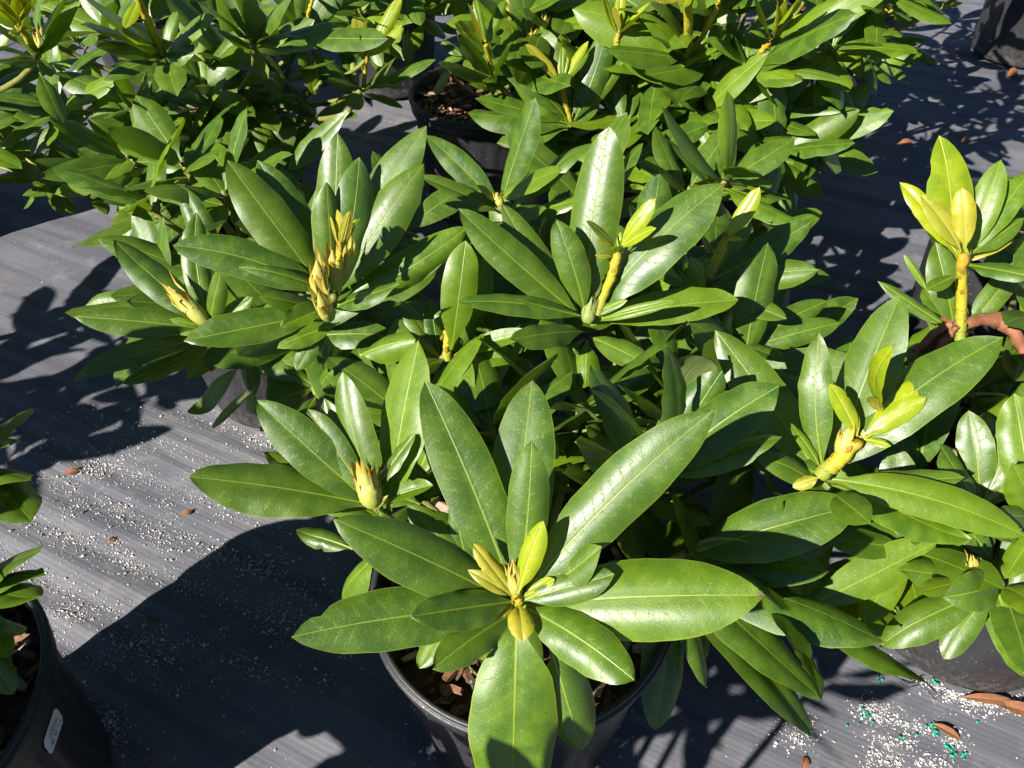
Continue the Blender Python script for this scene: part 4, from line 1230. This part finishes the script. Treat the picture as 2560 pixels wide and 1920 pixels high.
young_shoot(PLANTS[BM], C, at_z(m6(1320, 450), C[2] + .055), 3, random.Random(8), 'o', (.03, .04), .0042)
pl = PLANTS[BM]
ys = pl.stem(at_z(m6(1320, 460), C[2] + .05))
whorl(BM, m6(1325, 440), [(*m6(1235, 100), 55, .075, .36, 'o', {'fold': .15}), (*m6(1595, -40), 45, .105, .20, 'y', {}), (*m6(1595, 195), 25, .075, .26, 'y', {}), (*m6(1345, 250), 50, .035, .2, 'y', {})], z=C[2] + .05, stem=ys, hero=False)
spot_bud(ys, m6(1220, 660), m6(1200, 380), C[2], C[2] + .035, .013, 'gbud', 4)
spot_bud(pl.stem(pl.dome(m6(960, 650))), m6(960, 640), m6(930, 430), C[2], C[2] + .03, .012, 'gbud', 4)
W(BM, m6(420, 800), [(m6(130, 890), 0, .08, .3, 'm'), (m6(285, 1150), -40, .09, .42, 'l'), (m6(-20, 1050), -20, .10, .4, 'm'), (m6(620, 1040), -20, .10, .4, 'm'), (m6(820, 790), 10, .10, .34, 'm'), (m6(440, 640), 20, .09, .4, 'm'), (m6(200, 640), 25, .08, .4, 'm'), (m6(560, 1290), -35, .12, .36, 'm'), (m6(360, 880), -10, .05, .5, 'l'), (m6(200, 1250), -35, .12, .36, 'm')], drop=.10)
W(BM, m6(900, 950), [(m6(830, 1180), -25, .09, .4, 'm'), (m6(600, 1250), -30, .1, .36, 'm'), (m6(1250, 920), 0, .1, .34, 'm'), (m6(760, 770), 35, .10, .36, 'm'), (m6(1100, 1100), -30, .1, .36, 'm'), (m6(520, 1000), 0, .1, .36, 'm')], drop=.10)
# pale glossy leaf lying across the gap
leaf_obj(pl.stem(at_z(m6(1190, 862), .36)), at_z(m6(1195, 858), .36), at_z(m6(690, 1345), .27), norm(np.array([-.35, -.62, .70])), .33, 'm', bend=.02, fold=.1, convex=.2, rnd=pl.rnd)
for c, dr in ((m5(1500, 1050), .10), (m5(1250, 1330), .14), (m6(300, 500), .08), (m6(700, 550), .08), (m6(820, 250), .0), (m6(1000, 60), .0), (m5(1650, 520), .08), (m5(900, 1300), .14), (m5(1350, 1560), .18), (m6(500, 1450), .16)):
    rand_whorl(BM, c, 9, drop=dr, size=(.115, .150), up=.9, young=5 if dr < .05 else 0)

BP = 'backpot'
C, A, st = W(BP, m7(1040, 985), [(m7(398, 340), 34, .15, .32, 'm'), (m7(560, 635), 22, .12, .40, 'l'), (m7(1452, 468), 30, .12, .28, 'l'), (m7(1245, 735), 30, .065, .70, 'm'), (m7(275, 778), 4, .13, .26, 'm'), (m7(1315, 238), 58, .15, .34, 'm'), (m7(960, 250), 58, .14, .34, 'm'), (m7(215, 900), -5, .14, .34, 'm'), (m7(710, 500), 50, .1, .24, 'l'), (m7(450, 1130), -20, .12, .34, 'm'), (m7(1010, 1160), -25, .1, .34, 'm')])
pl = PLANTS[BP]
ys = tube('new_shoot', [C, at_z(m7(1010, 880), C[2] + .02), at_z(m7(980, 760), C[2] + .045), at_z(m7(968, 680), C[2] + .062)], [.0042, .0042, .0045, .005], 'stem_new', pl.root)
whorl(BP, m7(960, 670), [(*m7(673, 348), 40, .085, .26, 'o', {'fold': .3}), (*m7(970, 345), 60, .06, .2, 'l', {}), (*m7(1172, 322), 45, .075, .20, 'y', {}), (*m7(1175, 375), 35, .065, .30, 'l', {}), (*m7(940, 480), 60, .03, .24, 'o', {}), (*m7(1010, 450), 60, .035, .2, 'y', {})], z=C[2] + .064, stem=ys, hero=False, off=(-.003, .003))
spot_bud(st, m7(1075, 920), m7(1040, 680), C[2] + .005, C[2] + .045, .013, spikes=2)
C, A, st = W(BP, m7(440, 620), [(m7(190, 475), 12, .08, .5, 'l'), (m7(-10, 495), 5, .14, .22, 'm'), (m7(365, 690), -10, .05, .5, 'l'), (m7(130, 280), 35, .11, .34, 'm'), (m7(560, 330), 50, .11, .3, 'm'), (m7(360, 650), 0, .05, .6, 'l'), (m7(620, 900), -30, .09, .4, 'm'), (m7(20, 510), 5, .08, .34, 'l')])
ys = tube('new_shoot', [C, at_z(m7(390, 480), C[2] + .03), at_z(m7(360, 350), C[2] + .06)], [.0045, .0042, .0048], 'stem_new', pl.root)
whorl(BP, m7(355, 340), [(*m7(215, 25), 50, .085, .26, 'o', {'fold': .25}), (*m7(270, -40), 60, .08, .2, 'l', {}), (*m7(522, -5), 45, .09, .22, 'l', {}), (*m7(140, 165), 35, .075, .24, 'l', {}), (*m7(340, 200), 60, .04, .2, 'y', {})], z=C[2] + .06, stem=ys, hero=False)
for c, dr in ((m7(700, 350), .02), (m7(820, 220), .0), (m7(560, 120), .0), (m7(900, 1100), .12), (m7(640, 500), .04), (m7(1180, 560), .04), (m7(1150, 1300), .16), (m7(1000, 100), 0), (m7(750, 60), 0), (m7(1000, 1350), .18)):
    rand_whorl(BP, c, 9, drop=dr, size=(.115, .150), up=.72, lmix=.4, bud=dr < .05)
# pale leaves over the pot's lip
lst = pl.stem(at_z(m6(1980, 560), .30))
leaf_obj(lst, at_z(m6(1990, 560), .31), at_z(m6(1850, 735), .26), norm(np.array([-.2, -.5, .8])), .5, 'l', rnd=pl.rnd, hero=False)
leaf_obj(lst, at_z(m6(1640, 235), .36), at_z(m6(1650, 530), .30), norm(np.array([-.3, -.6, .7])), .42, 'm', rnd=pl.rnd, hero=False)
leaf_obj(lst, at_z(m6(2080, 450), .32), at_z(m6(1900, 330), .34), norm(np.array([-.2, -.5, .8])), .42, 'm', rnd=pl.rnd, hero=False)
leaf_obj(lst, at_z(m6(2110, 430), .32), at_z(m6(1915, 500), .31), norm(np.array([-.2, -.5, .8])), .36, 'l', rnd=pl.rnd, hero=False)

BR = 'backright'
C, A, st = W(BR, m7(1960, 440), [(m7(1045, 72), 28, .15, .42, 'l'), (m7(1385, 68), 35, .12, .44, 'l'), (m7(1565, 118), 38, .11, .36, 'l'), (m7(1330, 395), 10, .14, .36, 'm'), (m7(1680, 300), 20, .1, .36, 'm'), (m7(2190, 445), 12, .07, .28, 'l'), (m8(250, 150), 20, .10, .3, 'l'), (m7(1660, 20), 55, .13, .3, 'm'), (m7(1340, 290), 5, .12, .24, 'm')])
pl = PLANTS[BR]
ys = tube('new_shoot', [C, at_z(m7(1960, 300), C[2] + .035), at_z(m7(1962, 120), C[2] + .075), at_z(m7(1962, -60), C[2] + .115)], [.0085, .0080, .0080, .0075], 'stem_new', pl.root)
young_shoot(pl, at_z(m7(1960, -20), C[2] + .105), at_z(m7(1962, -80), C[2] + .12), 7, random.Random(31), 'y', (.05, .08), .007)
whorl(BR, m7(1962, 60), [(*m7(1950, -20), 30, .04, .9, 'l', {}), (*m7(2100, 130), -20, .06, .4, 'l', {})], z=C[2] + .09, stem=ys, hero=False)
ys2 = tube('new_shoot', [C, at_z(m7(2080, 280), C[2] + .035), at_z(m7(2170, 100), C[2] + .075), at_z(m7(2200, 20), C[2] + .09)], [.0050, .0048, .0048, .0042], 'stem_new', pl.root)
young_shoot(pl, at_z(m7(2190, 40), C[2] + .088), at_z(m7(2215, -20), C[2] + .10), 6, random.Random(12), 'y', (.045, .07), .004)
spot_bud(st, m7(1760, 130), m7(1750, -30), C[2] + .05, C[2] + .08, .015)
young_shoot(pl, at_z(m7(1390, 360), .43), at_z(m7(1410, 260), .45), 6, random.Random(14), 'y', (.05, .07), .0055)
C, A, st = W(BR, m7(1960, 830), [(m7(1820, 840), -2, .06, .3, 'm'), (m7(1745, 720), 20, .08, .3, 'l'), (m7(1820, 905), -20, .06, .4, 'l'), (m7(2212, 960), -5, .11, .42, 'm'), (m7(1700, 1060), -25, .11, .36, 'm'), (m7(2180, 1200), -35, .1, .36, 'l'), (m8(640, 540), 0, .10, .32, 'l'), (m8(520, 640), -10, .12, .42, 'm'), (m8(310, 820), -20, .11, .46, 'm')], drop=.06)
whorl(BR, m7(1975, 720), [(*m7(2200, 760), -15, .04, .55, 'd', {'fold': .4, 'curl': .8}), (*m7(1850, 560), 20, .035, .30, 'd', {'bend': .15}), (*m7(2050, 600), 40, .03, .4, 'o', {}), (*m7(1960, 830), -40, .03, .35, 'o', {}), (*m7(1900, 680), 10, .03, .3, 'o', {})], z=C[2] + .01, stem=st, hero=False)
leaf_obj(st, at_z(m7(1535, 1260), .335), at_z(m7(2120, 985), .365), norm(np.array([-.1, -.5, .8])), .36, 'm', rnd=pl.rnd, fold=.1, convex=.25)
C, A, st = W(BR, m7(1450, 1010), [(m7(1742, 720), 18, .09, .26, 'l'), (m7(1365, 900), 5, .04, .3, 'l'), (m7(1390, 640), 50, .08, .34, 'm'), (m7(1560, 560), 45, .12, .34, 'm'), (m7(1810, 830), 15, .12, .36, 'm'), (m7(1200, 1130), -10, .1, .3, 'l'), (m7(1330, 480), 50, .11, .34, 'm'), (m7(1700, 1250), -30, .1, .34, 'm')], drop=.05)
C, A, st = W(BR, m8(320, 460), [(m8(15, 262), 15, .10, .22, 'l'), (m8(1058, 92), 14, .19, .32, 'm'), (m8(632, 545), -4, .10, .34, 'l'), (m8(970, 555), -3, .15, .18, 'm'), (m8(320, 225), 35, .06, .34, 'l'), (m8(660, 380), 10, .10, .36, 'm'), (m8(210, 240), 30, .08, .2, 'l'), (m8(680, 560), -15, .11, .4, 'm')])
ys = tube('new_shoot', [C, at_z(m8(380, 380), C[2] + .02), at_z(m8(450, 290), C[2] + .045)], [.0055, .0054, .005], 'stem_new', pl.root)
whorl(BR, m8(455, 285), [(*m8(330, -40), 58, .11, .30, 'l', {}), (*m8(500, -10), 60, .08, .34, 'o', {}), (*m8(700, -60), 50, .11, .28, 'y', {}), (*m8(922, 8), 28, .12, .26, 'l', {}), (*m8(690, 92), 30, .06, .2, 'y', {}), (*m8(320, 220), 15, .045, .3, 'l', {'bend': .12}), (*m8(560, 0), 55, .08, .2, 'y', {})], z=C[2] + .046, stem=ys, hero=False, off=(-.003, .003))
W(BR, m8(430, 800), [(m8(1052, 752), 0, .15, .16, 'm'), (m8(775, 935), -12, .11, .3, 'm'), (m8(860, 942), -14, .11, .14, 'l'), (m8(890, 1015), -20, .12, .2, 'm'), (m8(460, 1000), -25, .1, .36, 'm'), (m8(710, 1210), -35, .13, .36, 'm'), (m8(515, 920), -18, .07, .4, 'l'), (m8(840, 700), 5, .12, .32, 'm'), (m8(930, 830), -35, .11, .36, 'l'), (m8(100, 1040), -35, .09, .4, 'l'), (m8(620, 1500), -50, .13, .32, 'm')], drop=.12)
W(BR, m8(220, 1080), [(m8(430, 1420), -45, .11, .32, 'm'), (m8(400, 1600), -55, .13, .32, 'm'), (m8(660, 1530), -45, .13, .3, 'm'), (m8(120, 1250), -40, .09, .36, 'm'), (m8(380, 1200), -30, .09, .36, 'm'), (m8(-60, 1150), -20, .09, .36, 'm')], drop=.20)
for c, dr in ((m7(1700, 560), .05), (m7(1250, 200), .0), (m7(1480, 30), .0), (m7(2100, 650), .06), (m7(1600, 900), .08), (m8(120, 60), .0), (m8(40, 420), .04), (m7(1420, 1280), .18), (m7(1900, 1400), .2), (m7(1800, 180), .0), (m8(700, 250), .02), (m8(560, 750), .10), (m7(1250, 1000), .12), (m7(1700, 1150), .14), (m7(2050, 1150), .14)):
    rand_whorl(BR, c, 9, drop=dr, size=(.115, .150), up=.72, lmix=.35, young=5 if dr < .01 else 0)

FR = 'farright'
C, A, st = W(FR, m8(1010, 255), [(m8(815, 300), -5, .08, .3, 'l'), (m8(1040, 490), -30, .10, .42, 'l'), (m8(1295, 582), -32, .13, .36, 'm'), (m8(1465, 452), -18, .12, .34, 'l'), (m8(1632, 440), -14, .16, .26, 'm'), (m8(1412, 578), -28, .13, .2, 'm'), (m8(1190, 662), -42, .13, .26, 'm'), (m8(1342, 215), 5, .09, .3, 'l'), (m8(1080, 555), -40, .1, .3, 'l'), (m8(1540, 280), -4, .13, .24, 'm'), (m8(900, 480), -30, .09, .36, 'm')], drop=.06, fillL=(.08, .11))
pl = PLANTS[FR]
tube('new_shoot', [C, at_z(m8(1130, 170), C[2] + .03), at_z(m8(1250, 80), C[2] + .05), at_z(m8(1350, -10), C[2] + .07)], [.0050, .0052, .0055, .0055], 'stem_new', pl.root)
W(FR, m8(1350, 40), [(m8(1790, 25), 5, .16, .22, 'l'), (m8(1680, 100), -5, .13, .36, 'm'), (m8(1450, 190), -20, .09, .4, 'm'), (m8(1550, -40), 25, .1, .3, 'l'), (m8(1330, 120), -10, .05, .3, 'l'), (m8(1650, 190), -15, .12, .3, 'm')])
for c in (m8(1150, -40), m8(1400, -80), m8(900, 100), m8(900, 350), m8(1250, 60)):
    rand_whorl(FR, c, 8, drop=.06, size=(.07, .10), lmix=.4)
for key, cs in (('farmid', ((.10, 1.92, .44), (.26, 1.85, .42), (.40, 1.95, .44), (.22, 2.10, .46), (.50, 1.88, .36), (.02, 1.80, .34), (.30, 1.74, .32), (.15, 1.70, .30))),
                ('farleft', ((-.45, 1.95, .44), (-.28, 1.88, .44), (-.15, 1.98, .43), (-.36, 2.10, .47), (-.10, 1.82, .36), (-.48, 1.80, .36), (-.24, 1.75, .34), (-.33, 1.66, .30), (-.20, 1.66, .38), (-.30, 1.60, .34), (-.12, 1.74, .36), (-.20, 1.86, .25), (-.10, 1.92, .24), (-.31, 1.84, .22))),
                ('farcorner', ((-1.0, 1.85, .42), (-.82, 1.80, .42), (-.95, 2.0, .46), (-.75, 1.95, .42), (-1.1, 1.75, .36), (-.88, 1.68, .34), (-.80, 1.76, .26), (-.66, 1.82, .25), (-.95, 1.72, .24)))):
    for c in cs:
        rand_whorl(key, None, 10, C=c, up=.72, size=(.11, .145), young=5 if PLANTS[key].rnd.random() < .35 else 0, lmix=.5)
for l in LOG:
    print('LEAF', l)

# ------------------------------------------------------------------ lone pot at the upper right
def empty_pot():
    x, y = 1.450, 2.250
    (V, Fc), (V2, F2) = build_pot(x, y, 0.3)
    r = bpy.data.objects.new('nursery_pot', None); COL.objects.link(r); r.location = (x, y, 0); r['_w'] = [x, y, 0.0]
    r['label'] = 'dark pot standing alone in the shade at the upper right corner'; r['category'] = 'pot'
    p = mesh_obj('pot_wall', V, Fc, MAT['pot'], r, (x, y, 0))
    mesh_obj('pot_rim', V2, F2, MAT['pot'], p, (x, y, 0))
    n = 40
    V = [(x, y, .2)] + [(x + .136 * math.cos(6.2832 * k / n), y + .136 * math.sin(6.2832 * k / n), .198) for k in range(n)]
    mesh_obj('soil', V, [(0, 1 + k, 1 + (k + 1) % n) for k in range(n)], MAT['soil'], r, (x, y, .2))
empty_pot()

# ------------------------------------------------------------------ label on the left pot
def pot_hit(p, cx, cy):
    d = ray(p)
    lo = None
    for k in range(1200):
        t = 0.3 + k * 0.001
        q = CAMP + d * t
        if 0 < q[2] < 0.24 and math.hypot(q[0] - cx, q[1] - cy) <= pot_radius(q[2]) + 0.0012:
            return q
    return None
def pot_label():
    P = PLANTS['left']
    a, b, c, d = [np.array(c5(*q)) for q in ((437, 1165), (505, 1272), (407, 1566), (338, 1472))]
    nu, nv = 10, 18
    V, Fc = [], []
    ok = True
    def pt(u, v):
        p = (a * (1 - u) + b * u) * (1 - v) + (d * (1 - u) + c * u) * v
        return pot_hit(p, P.x, P.y)
    for j in range(nv + 1):
        for i in range(nu + 1):
            u, v = i / nu, j / nv
            # rounded corners
            uu, vv = (u - .5) * 2, (v - .5) * 2
            if abs(uu) > .6 and abs(vv) > .85:
                k = 1 - .16 * ((abs(uu) - .6) / .4) * ((abs(vv) - .85) / .15)
                uu *= k; vv *= k
            q = pt(uu / 2 + .5, vv / 2 + .5)
            if q is None:
                return
            V.append(q)
    for j in range(nv):
        for i in range(nu):
            k = j * (nu + 1) + i
            Fc.append((k, k + nu + 1, k + nu + 2, k + 1))
    out = lambda q, e: q + e * norm(np.array([q[0] - P.x, q[1] - P.y, .02]))
    o = mesh_obj('label_sticker', V, Fc, MAT['tag'], P.pot, V[0])
    # lines of small grey print and a row of dark figures
    LV, LF = [], []
    rd = random.Random(5)
    def bar(u0, u1, v0, v1):
        n0 = len(LV)
        for (u, v) in ((u0, v0), (u1, v0), (u1, v1), (u0, v1)):
            LV.append(out(pt(u, v), .0006))
        LF.append((n0, n0 + 3, n0 + 2, n0 + 1))
    for u in (.22, .34, .44):
        v = .18 if u > .3 else .3
        while v < .72:
            w = rd.uniform(.02, .06)
            bar(u, u + .035, v, v + w)
            v += w + .018
    for v0, v1, n in ((.12, .18, 2), (.25, .29, 1), (.42, .54, 5), (.64, .80, 7), (.86, .885, 1)):
        for k in range(n):
            vv = v0 + (v1 - v0) * k / n
            bar(.66, .66 + rd.uniform(.08, .15), vv, vv + (v1 - v0) / n * .62)
    mesh_obj('printing', LV, LF, MAT['ink'], o, V[0], smooth=False)
pot_label()

# ------------------------------------------------------------------ spilled perlite, fertilizer prills, litter
OCT = np.array([(1, 0, 0), (0, 1, 0), (-1, 0, 0), (0, -1, 0), (0, 0, 1), (0, 0, -1)], float)
OCF = [(0, 1, 4), (1, 2, 4), (2, 3, 4), (3, 0, 4), (1, 0, 5), (2, 1, 5), (3, 2, 5), (0, 3, 5)]
def grains(name, pts, size, mat, label, cat):
    V = np.empty((len(pts) * 6, 3)); Fc = []
    for i, (x, y, zz) in enumerate(pts):
        s = size(i)
        J = OCT * (s * nrg.uniform(.65, 1.15, (6, 1)))
        an = nrg.uniform(0, 6.28); ca, sa = math.cos(an), math.sin(an)
        J = np.stack([J[:, 0] * ca - J[:, 1] * sa, J[:, 0] * sa + J[:, 1] * ca, J[:, 2] * .8], -1)
        V[i * 6:(i + 1) * 6] = J + (x, y, zz + s * .45)
        Fc += [tuple(i * 6 + k for k in f) for f in OCF]
    o = mesh_obj(name, V, Fc, MAT[mat], None, (0, 0, 0), smooth=False)
    o['kind'] = 'stuff'; o['label'] = label
    return o
def in_pot(x, y):
    return any(math.hypot(x - p.x, y - p.y) < R_BOT - .002 for p in PLANTS.values())
def scatter():
    pts = []
    def put(x, y):
        if not in_pot(x, y):
            pts.append((x, y, float(ground_z(np.float64(x), np.float64(y)))))
    # broad spill on the left, gathered in the creases
    while len(pts) < 5200:
        p = (nrg.uniform(-40, 760), nrg.uniform(880, 1500))
        q = at_z(p, -.006)
        pp = q[0] * WP[0] + q[1] * WP[1]; qq = q[0] * WD[0] + q[1] * WD[1]
        cre = 0.5 - 0.5 * math.sin(2 * math.pi * (pp / 0.062 + 0.25 * math.sin(qq * 5.1)))
        cl = math.sin(q[0] * 47 + 3 * math.sin(q[1] * 31)) * math.sin(q[1] * 53 + 2 * math.sin(q[0] * 37))
        core = math.exp(-(((p[0] - 260) / 260) ** 2 + ((p[1] - 1130) / 170) ** 2))
        dens = (0.06 + 0.5 * cre ** 3 + 0.5 * max(0, cl) ** 2) * (0.18 + core)
        if nrg.random() < dens:
            put(q[0], q[1])
    # thin scatter everywhere in view
    for k in range(4200):
        p = (nrg.uniform(-60, 2280), nrg.uniform(60, 1700) ** 1.0)
        q = at_z(p, -.006)
        cl = math.sin(q[0] * 23 + 2 * math.sin(q[1] * 17)) * math.sin(q[1] * 29 + 2 * math.sin(q[0] * 19))
        if nrg.random() < .20 + .7 * max(0, cl):
            put(q[0], q[1])
    # heaps (view position, count, spread in metres)
    for (hx, hy, n, sp) in ((215, 1010, 240, .018), (560, 1215, 150, .016), (470, 1200, 90, .012), (170, 1330, 110, .012), (300, 1390, 90, .012), (345, 1415, 80, .010), (255, 1395, 60, .010), (120, 1320, 90, .014),
                            (1900, 1540, 150, .012), (1875, 1530, 70, .009), (1720, 1595, 90, .010), (1905, 1610, 70, .009), (1930, 1640, 70, .008), (1960, 1600, 40, .006), (2020, 1650, 110, .010), (2060, 1600, 90, .009), (1950, 1565, 30, .006), (1985, 1570, 40, .006), (1890, 1650, 60, .008), (210, 1600, 200, .012), (225, 1560, 150, .010), (560, 950, 120, .012), (2100, 1470, 120, .012),
                            (590, 1330, 60, .012), (640, 1290, 60, .02), (1740, 1560, 40, .012)):
        q = at_z((hx, hy), -.006)
        for k in range(int(n * 1.5)):
            put(q[0] + nrg.normal(0, sp) * 1.3, q[1] + nrg.normal(0, sp) * .8)
    # rings of washed-out grains round the foot of each pot
    for key, n in (('midleft', 620), ('right', 900), ('left', 420), ('front', 260), ('backpot', 340), ('backleft', 120), ('midright', 200)):
        P = PLANTS[key]
        for k in range(n):
            an = nrg.uniform(0, 6.283)
            if key == 'right':
                an = nrg.normal(math.radians(262), .30)
            r = R_BOT + .002 + abs(nrg.normal(0, .008 if key != 'right' else .010))
            put(P.x + r * math.cos(an), P.y + r * math.sin(an))
    grains('perlite_grains', pts, lambda i: float(np.clip(nrg.lognormal(math.log(.00077), .48), .00035, .0026)), 'perlite', 'white perlite grains spilled over the grey fabric', 'perlite')
    pr = []
    for (hx, hy, n, sp) in ((1872, 1546, 9, .004), (1947, 1587, 2, .002), (2016, 1572, 10, .004), (2024, 1585, 7, .003), (2052, 1612, 7, .003), (2068, 1625, 6, .003), (2082, 1632, 4, .003), (2212, 1582, 2, .002),
                            (182, 968, 1, 0), (120, 1085, 1, 0), (180, 1108, 1, 0), (92, 1158, 1, 0), (547, 1210, 1, 0), (1900, 1462, 5, .004), (2020, 1470, 5, .005), (2090, 1472, 4, .006), (1840, 1570, 2, .004), (2110, 1560, 1, 0), (1990, 1630, 2, .01)):
        q = at_z((hx, hy), -.006)
        for k in range(n):
            x, y = q[0] + nrg.normal(0, sp + 1e-6), q[1] + nrg.normal(0, sp + 1e-6)
            pr.append((x, y, float(ground_z(np.float64(x), np.float64(y)))))
    P = PLANTS['front']
    for k in range(26):
        an = nrg.uniform(0, 6.283); r = .12 * math.sqrt(nrg.random())
        pr.append((P.x + r * math.cos(an), P.y + r * math.sin(an), .222))
    # round prills
    V, Fc = [], []
    for (x, y, z) in pr:
        s = nrg.uniform(.0013, .0020); i0 = len(V)
        for i in range(1, 5):
            for k in range(8):
                a, b = math.pi * i / 5, 2 * math.pi * k / 8
                V.append((x + s * math.sin(a) * math.cos(b), y + s * math.sin(a) * math.sin(b), z + s * .9 + s * math.cos(a)))
        V.append((x, y, z + s * 1.9)); V.append((x, y, z - s * .1))
        for i in range(3):
            for k in range(8):
                A0 = i0 + i * 8 + k; B0 = i0 + i * 8 + (k + 1) % 8
                Fc.append((A0, A0 + 8, B0 + 8, B0))
        for k in range(8):
            Fc.append((i0 + 32, i0 + k, i0 + (k + 1) % 8)); Fc.append((i0 + 33, i0 + 24 + (k + 1) % 8, i0 + 24 + k))
    o = mesh_obj('fertilizer_prills', V, Fc, MAT['prill'], None, (0, 0, 0))
    o['kind'] = 'stuff'; o['label'] = 'green fertilizer beads scattered among the perlite'
scatter()

def litter(p, L, ang, label, name='fallen_leaf', w=.4, curl=.6, fold=.4, cat='dead leaf', z=.003, mat='d'):
    q = at_z(p, -.006)
    q[2] = float(ground_z(np.float64(q[0]), np.float64(q[1]))) + z
    a = math.radians(ang)
    d = np.array([math.cos(a), math.sin(a), .06])
    o = leaf_obj(None, q - d * L / 2, q + d * L / 2, np.array([.1, -.1, 1.0]), w, mat, bend=.08, fold=fold, convex=.1, curl=curl, hero=False, name=name, twist=.5)
    o['label'] = label; o['category'] = cat; o['group'] = 'dead leaf litter on the fabric'
litter((155, 1022), .028, 20, 'dark brown curled leaf scrap among perlite at left', w=.4)
litter((404, 1110), .016, 25, 'small brown bark scrap on the lit fabric left of the front plant', w=.5)
litter((245, 1168), .011, 60, 'tiny orange leaf scrap on the pale fabric at left', w=.7)
litter((328, 1340), .016, 10, 'tan leaf scrap beside perlite near the shadow edge at lower left', w=.4)
litter((790, 1648), .020, 10, 'narrow rust-red leaf lying in the shade at the bottom edge', w=.22)
litter((2042, 1580), .034, -35, 'orange-brown dry leaf between green beads at lower right', w=.30)
litter((2130, 1515), .065, -8, 'long tan dry leaf against the foot of the lower right pot', w=.20, curl=.2)
litter((2205, 1540), .070, -22, 'light brown dry leaf at the right edge below the lower right pot', w=.26, curl=.3)
litter((1735, 1650), .018, 60, 'rust-brown leaf scrap at the bottom edge, right of the front pot', w=.6)
litter((2185, 168), .045, 20, 'crumpled red-brown leaf on sunlit fabric below the lone dark pot', w=.7, fold=.8)
litter((2005, 140), .034, 30, 'small red-brown leaf at the tips of the drooping leaves, upper right', w=.6)
litter((2070, 120), .06, 10, 'dark dead leaf in the shade beside the lone dark pot', w=.3)
litter((1955, 312), .035, 0, 'dark brown leaf scrap alone in the shade at right', w=.6)
litter((2085, 305), .028, 40, 'pinkish dead leaf scrap in the dark patch above the right-hand plant', w=.7)
litter((1745, 265), .04, 5, 'dark leaf scrap in the shade beside the long horizontal leaf', w=.4)

def root_threads():
    for k, pts in enumerate((((1225, 985), (1290, 1040), (1380, 1000)), ((1370, 960), (1490, 1128), (1590, 1060)), ((1180, 930), (1280, 1010), (1400, 950)))):
        P = [at_z(c7(*p), .0) + np.array([0, 0, .002 + .004 * (i == 1)]) for i, p in enumerate(pts)]
        o = tube('root_thread', P, .0006, 'root', None, None, 5)
        o['label'] = ('thin dark root thread bent in an arc by the lower right pot', 'dark root thread making a sharp angle on the fabric below the lower right pot', 'short dark root thread nearest the foot of the lower right pot')[k]
        o['category'] = 'root'; o['group'] = 'loose root threads'
root_threads()

for o in bpy.data.objects:
    if '_w' in o:
        del o['_w']
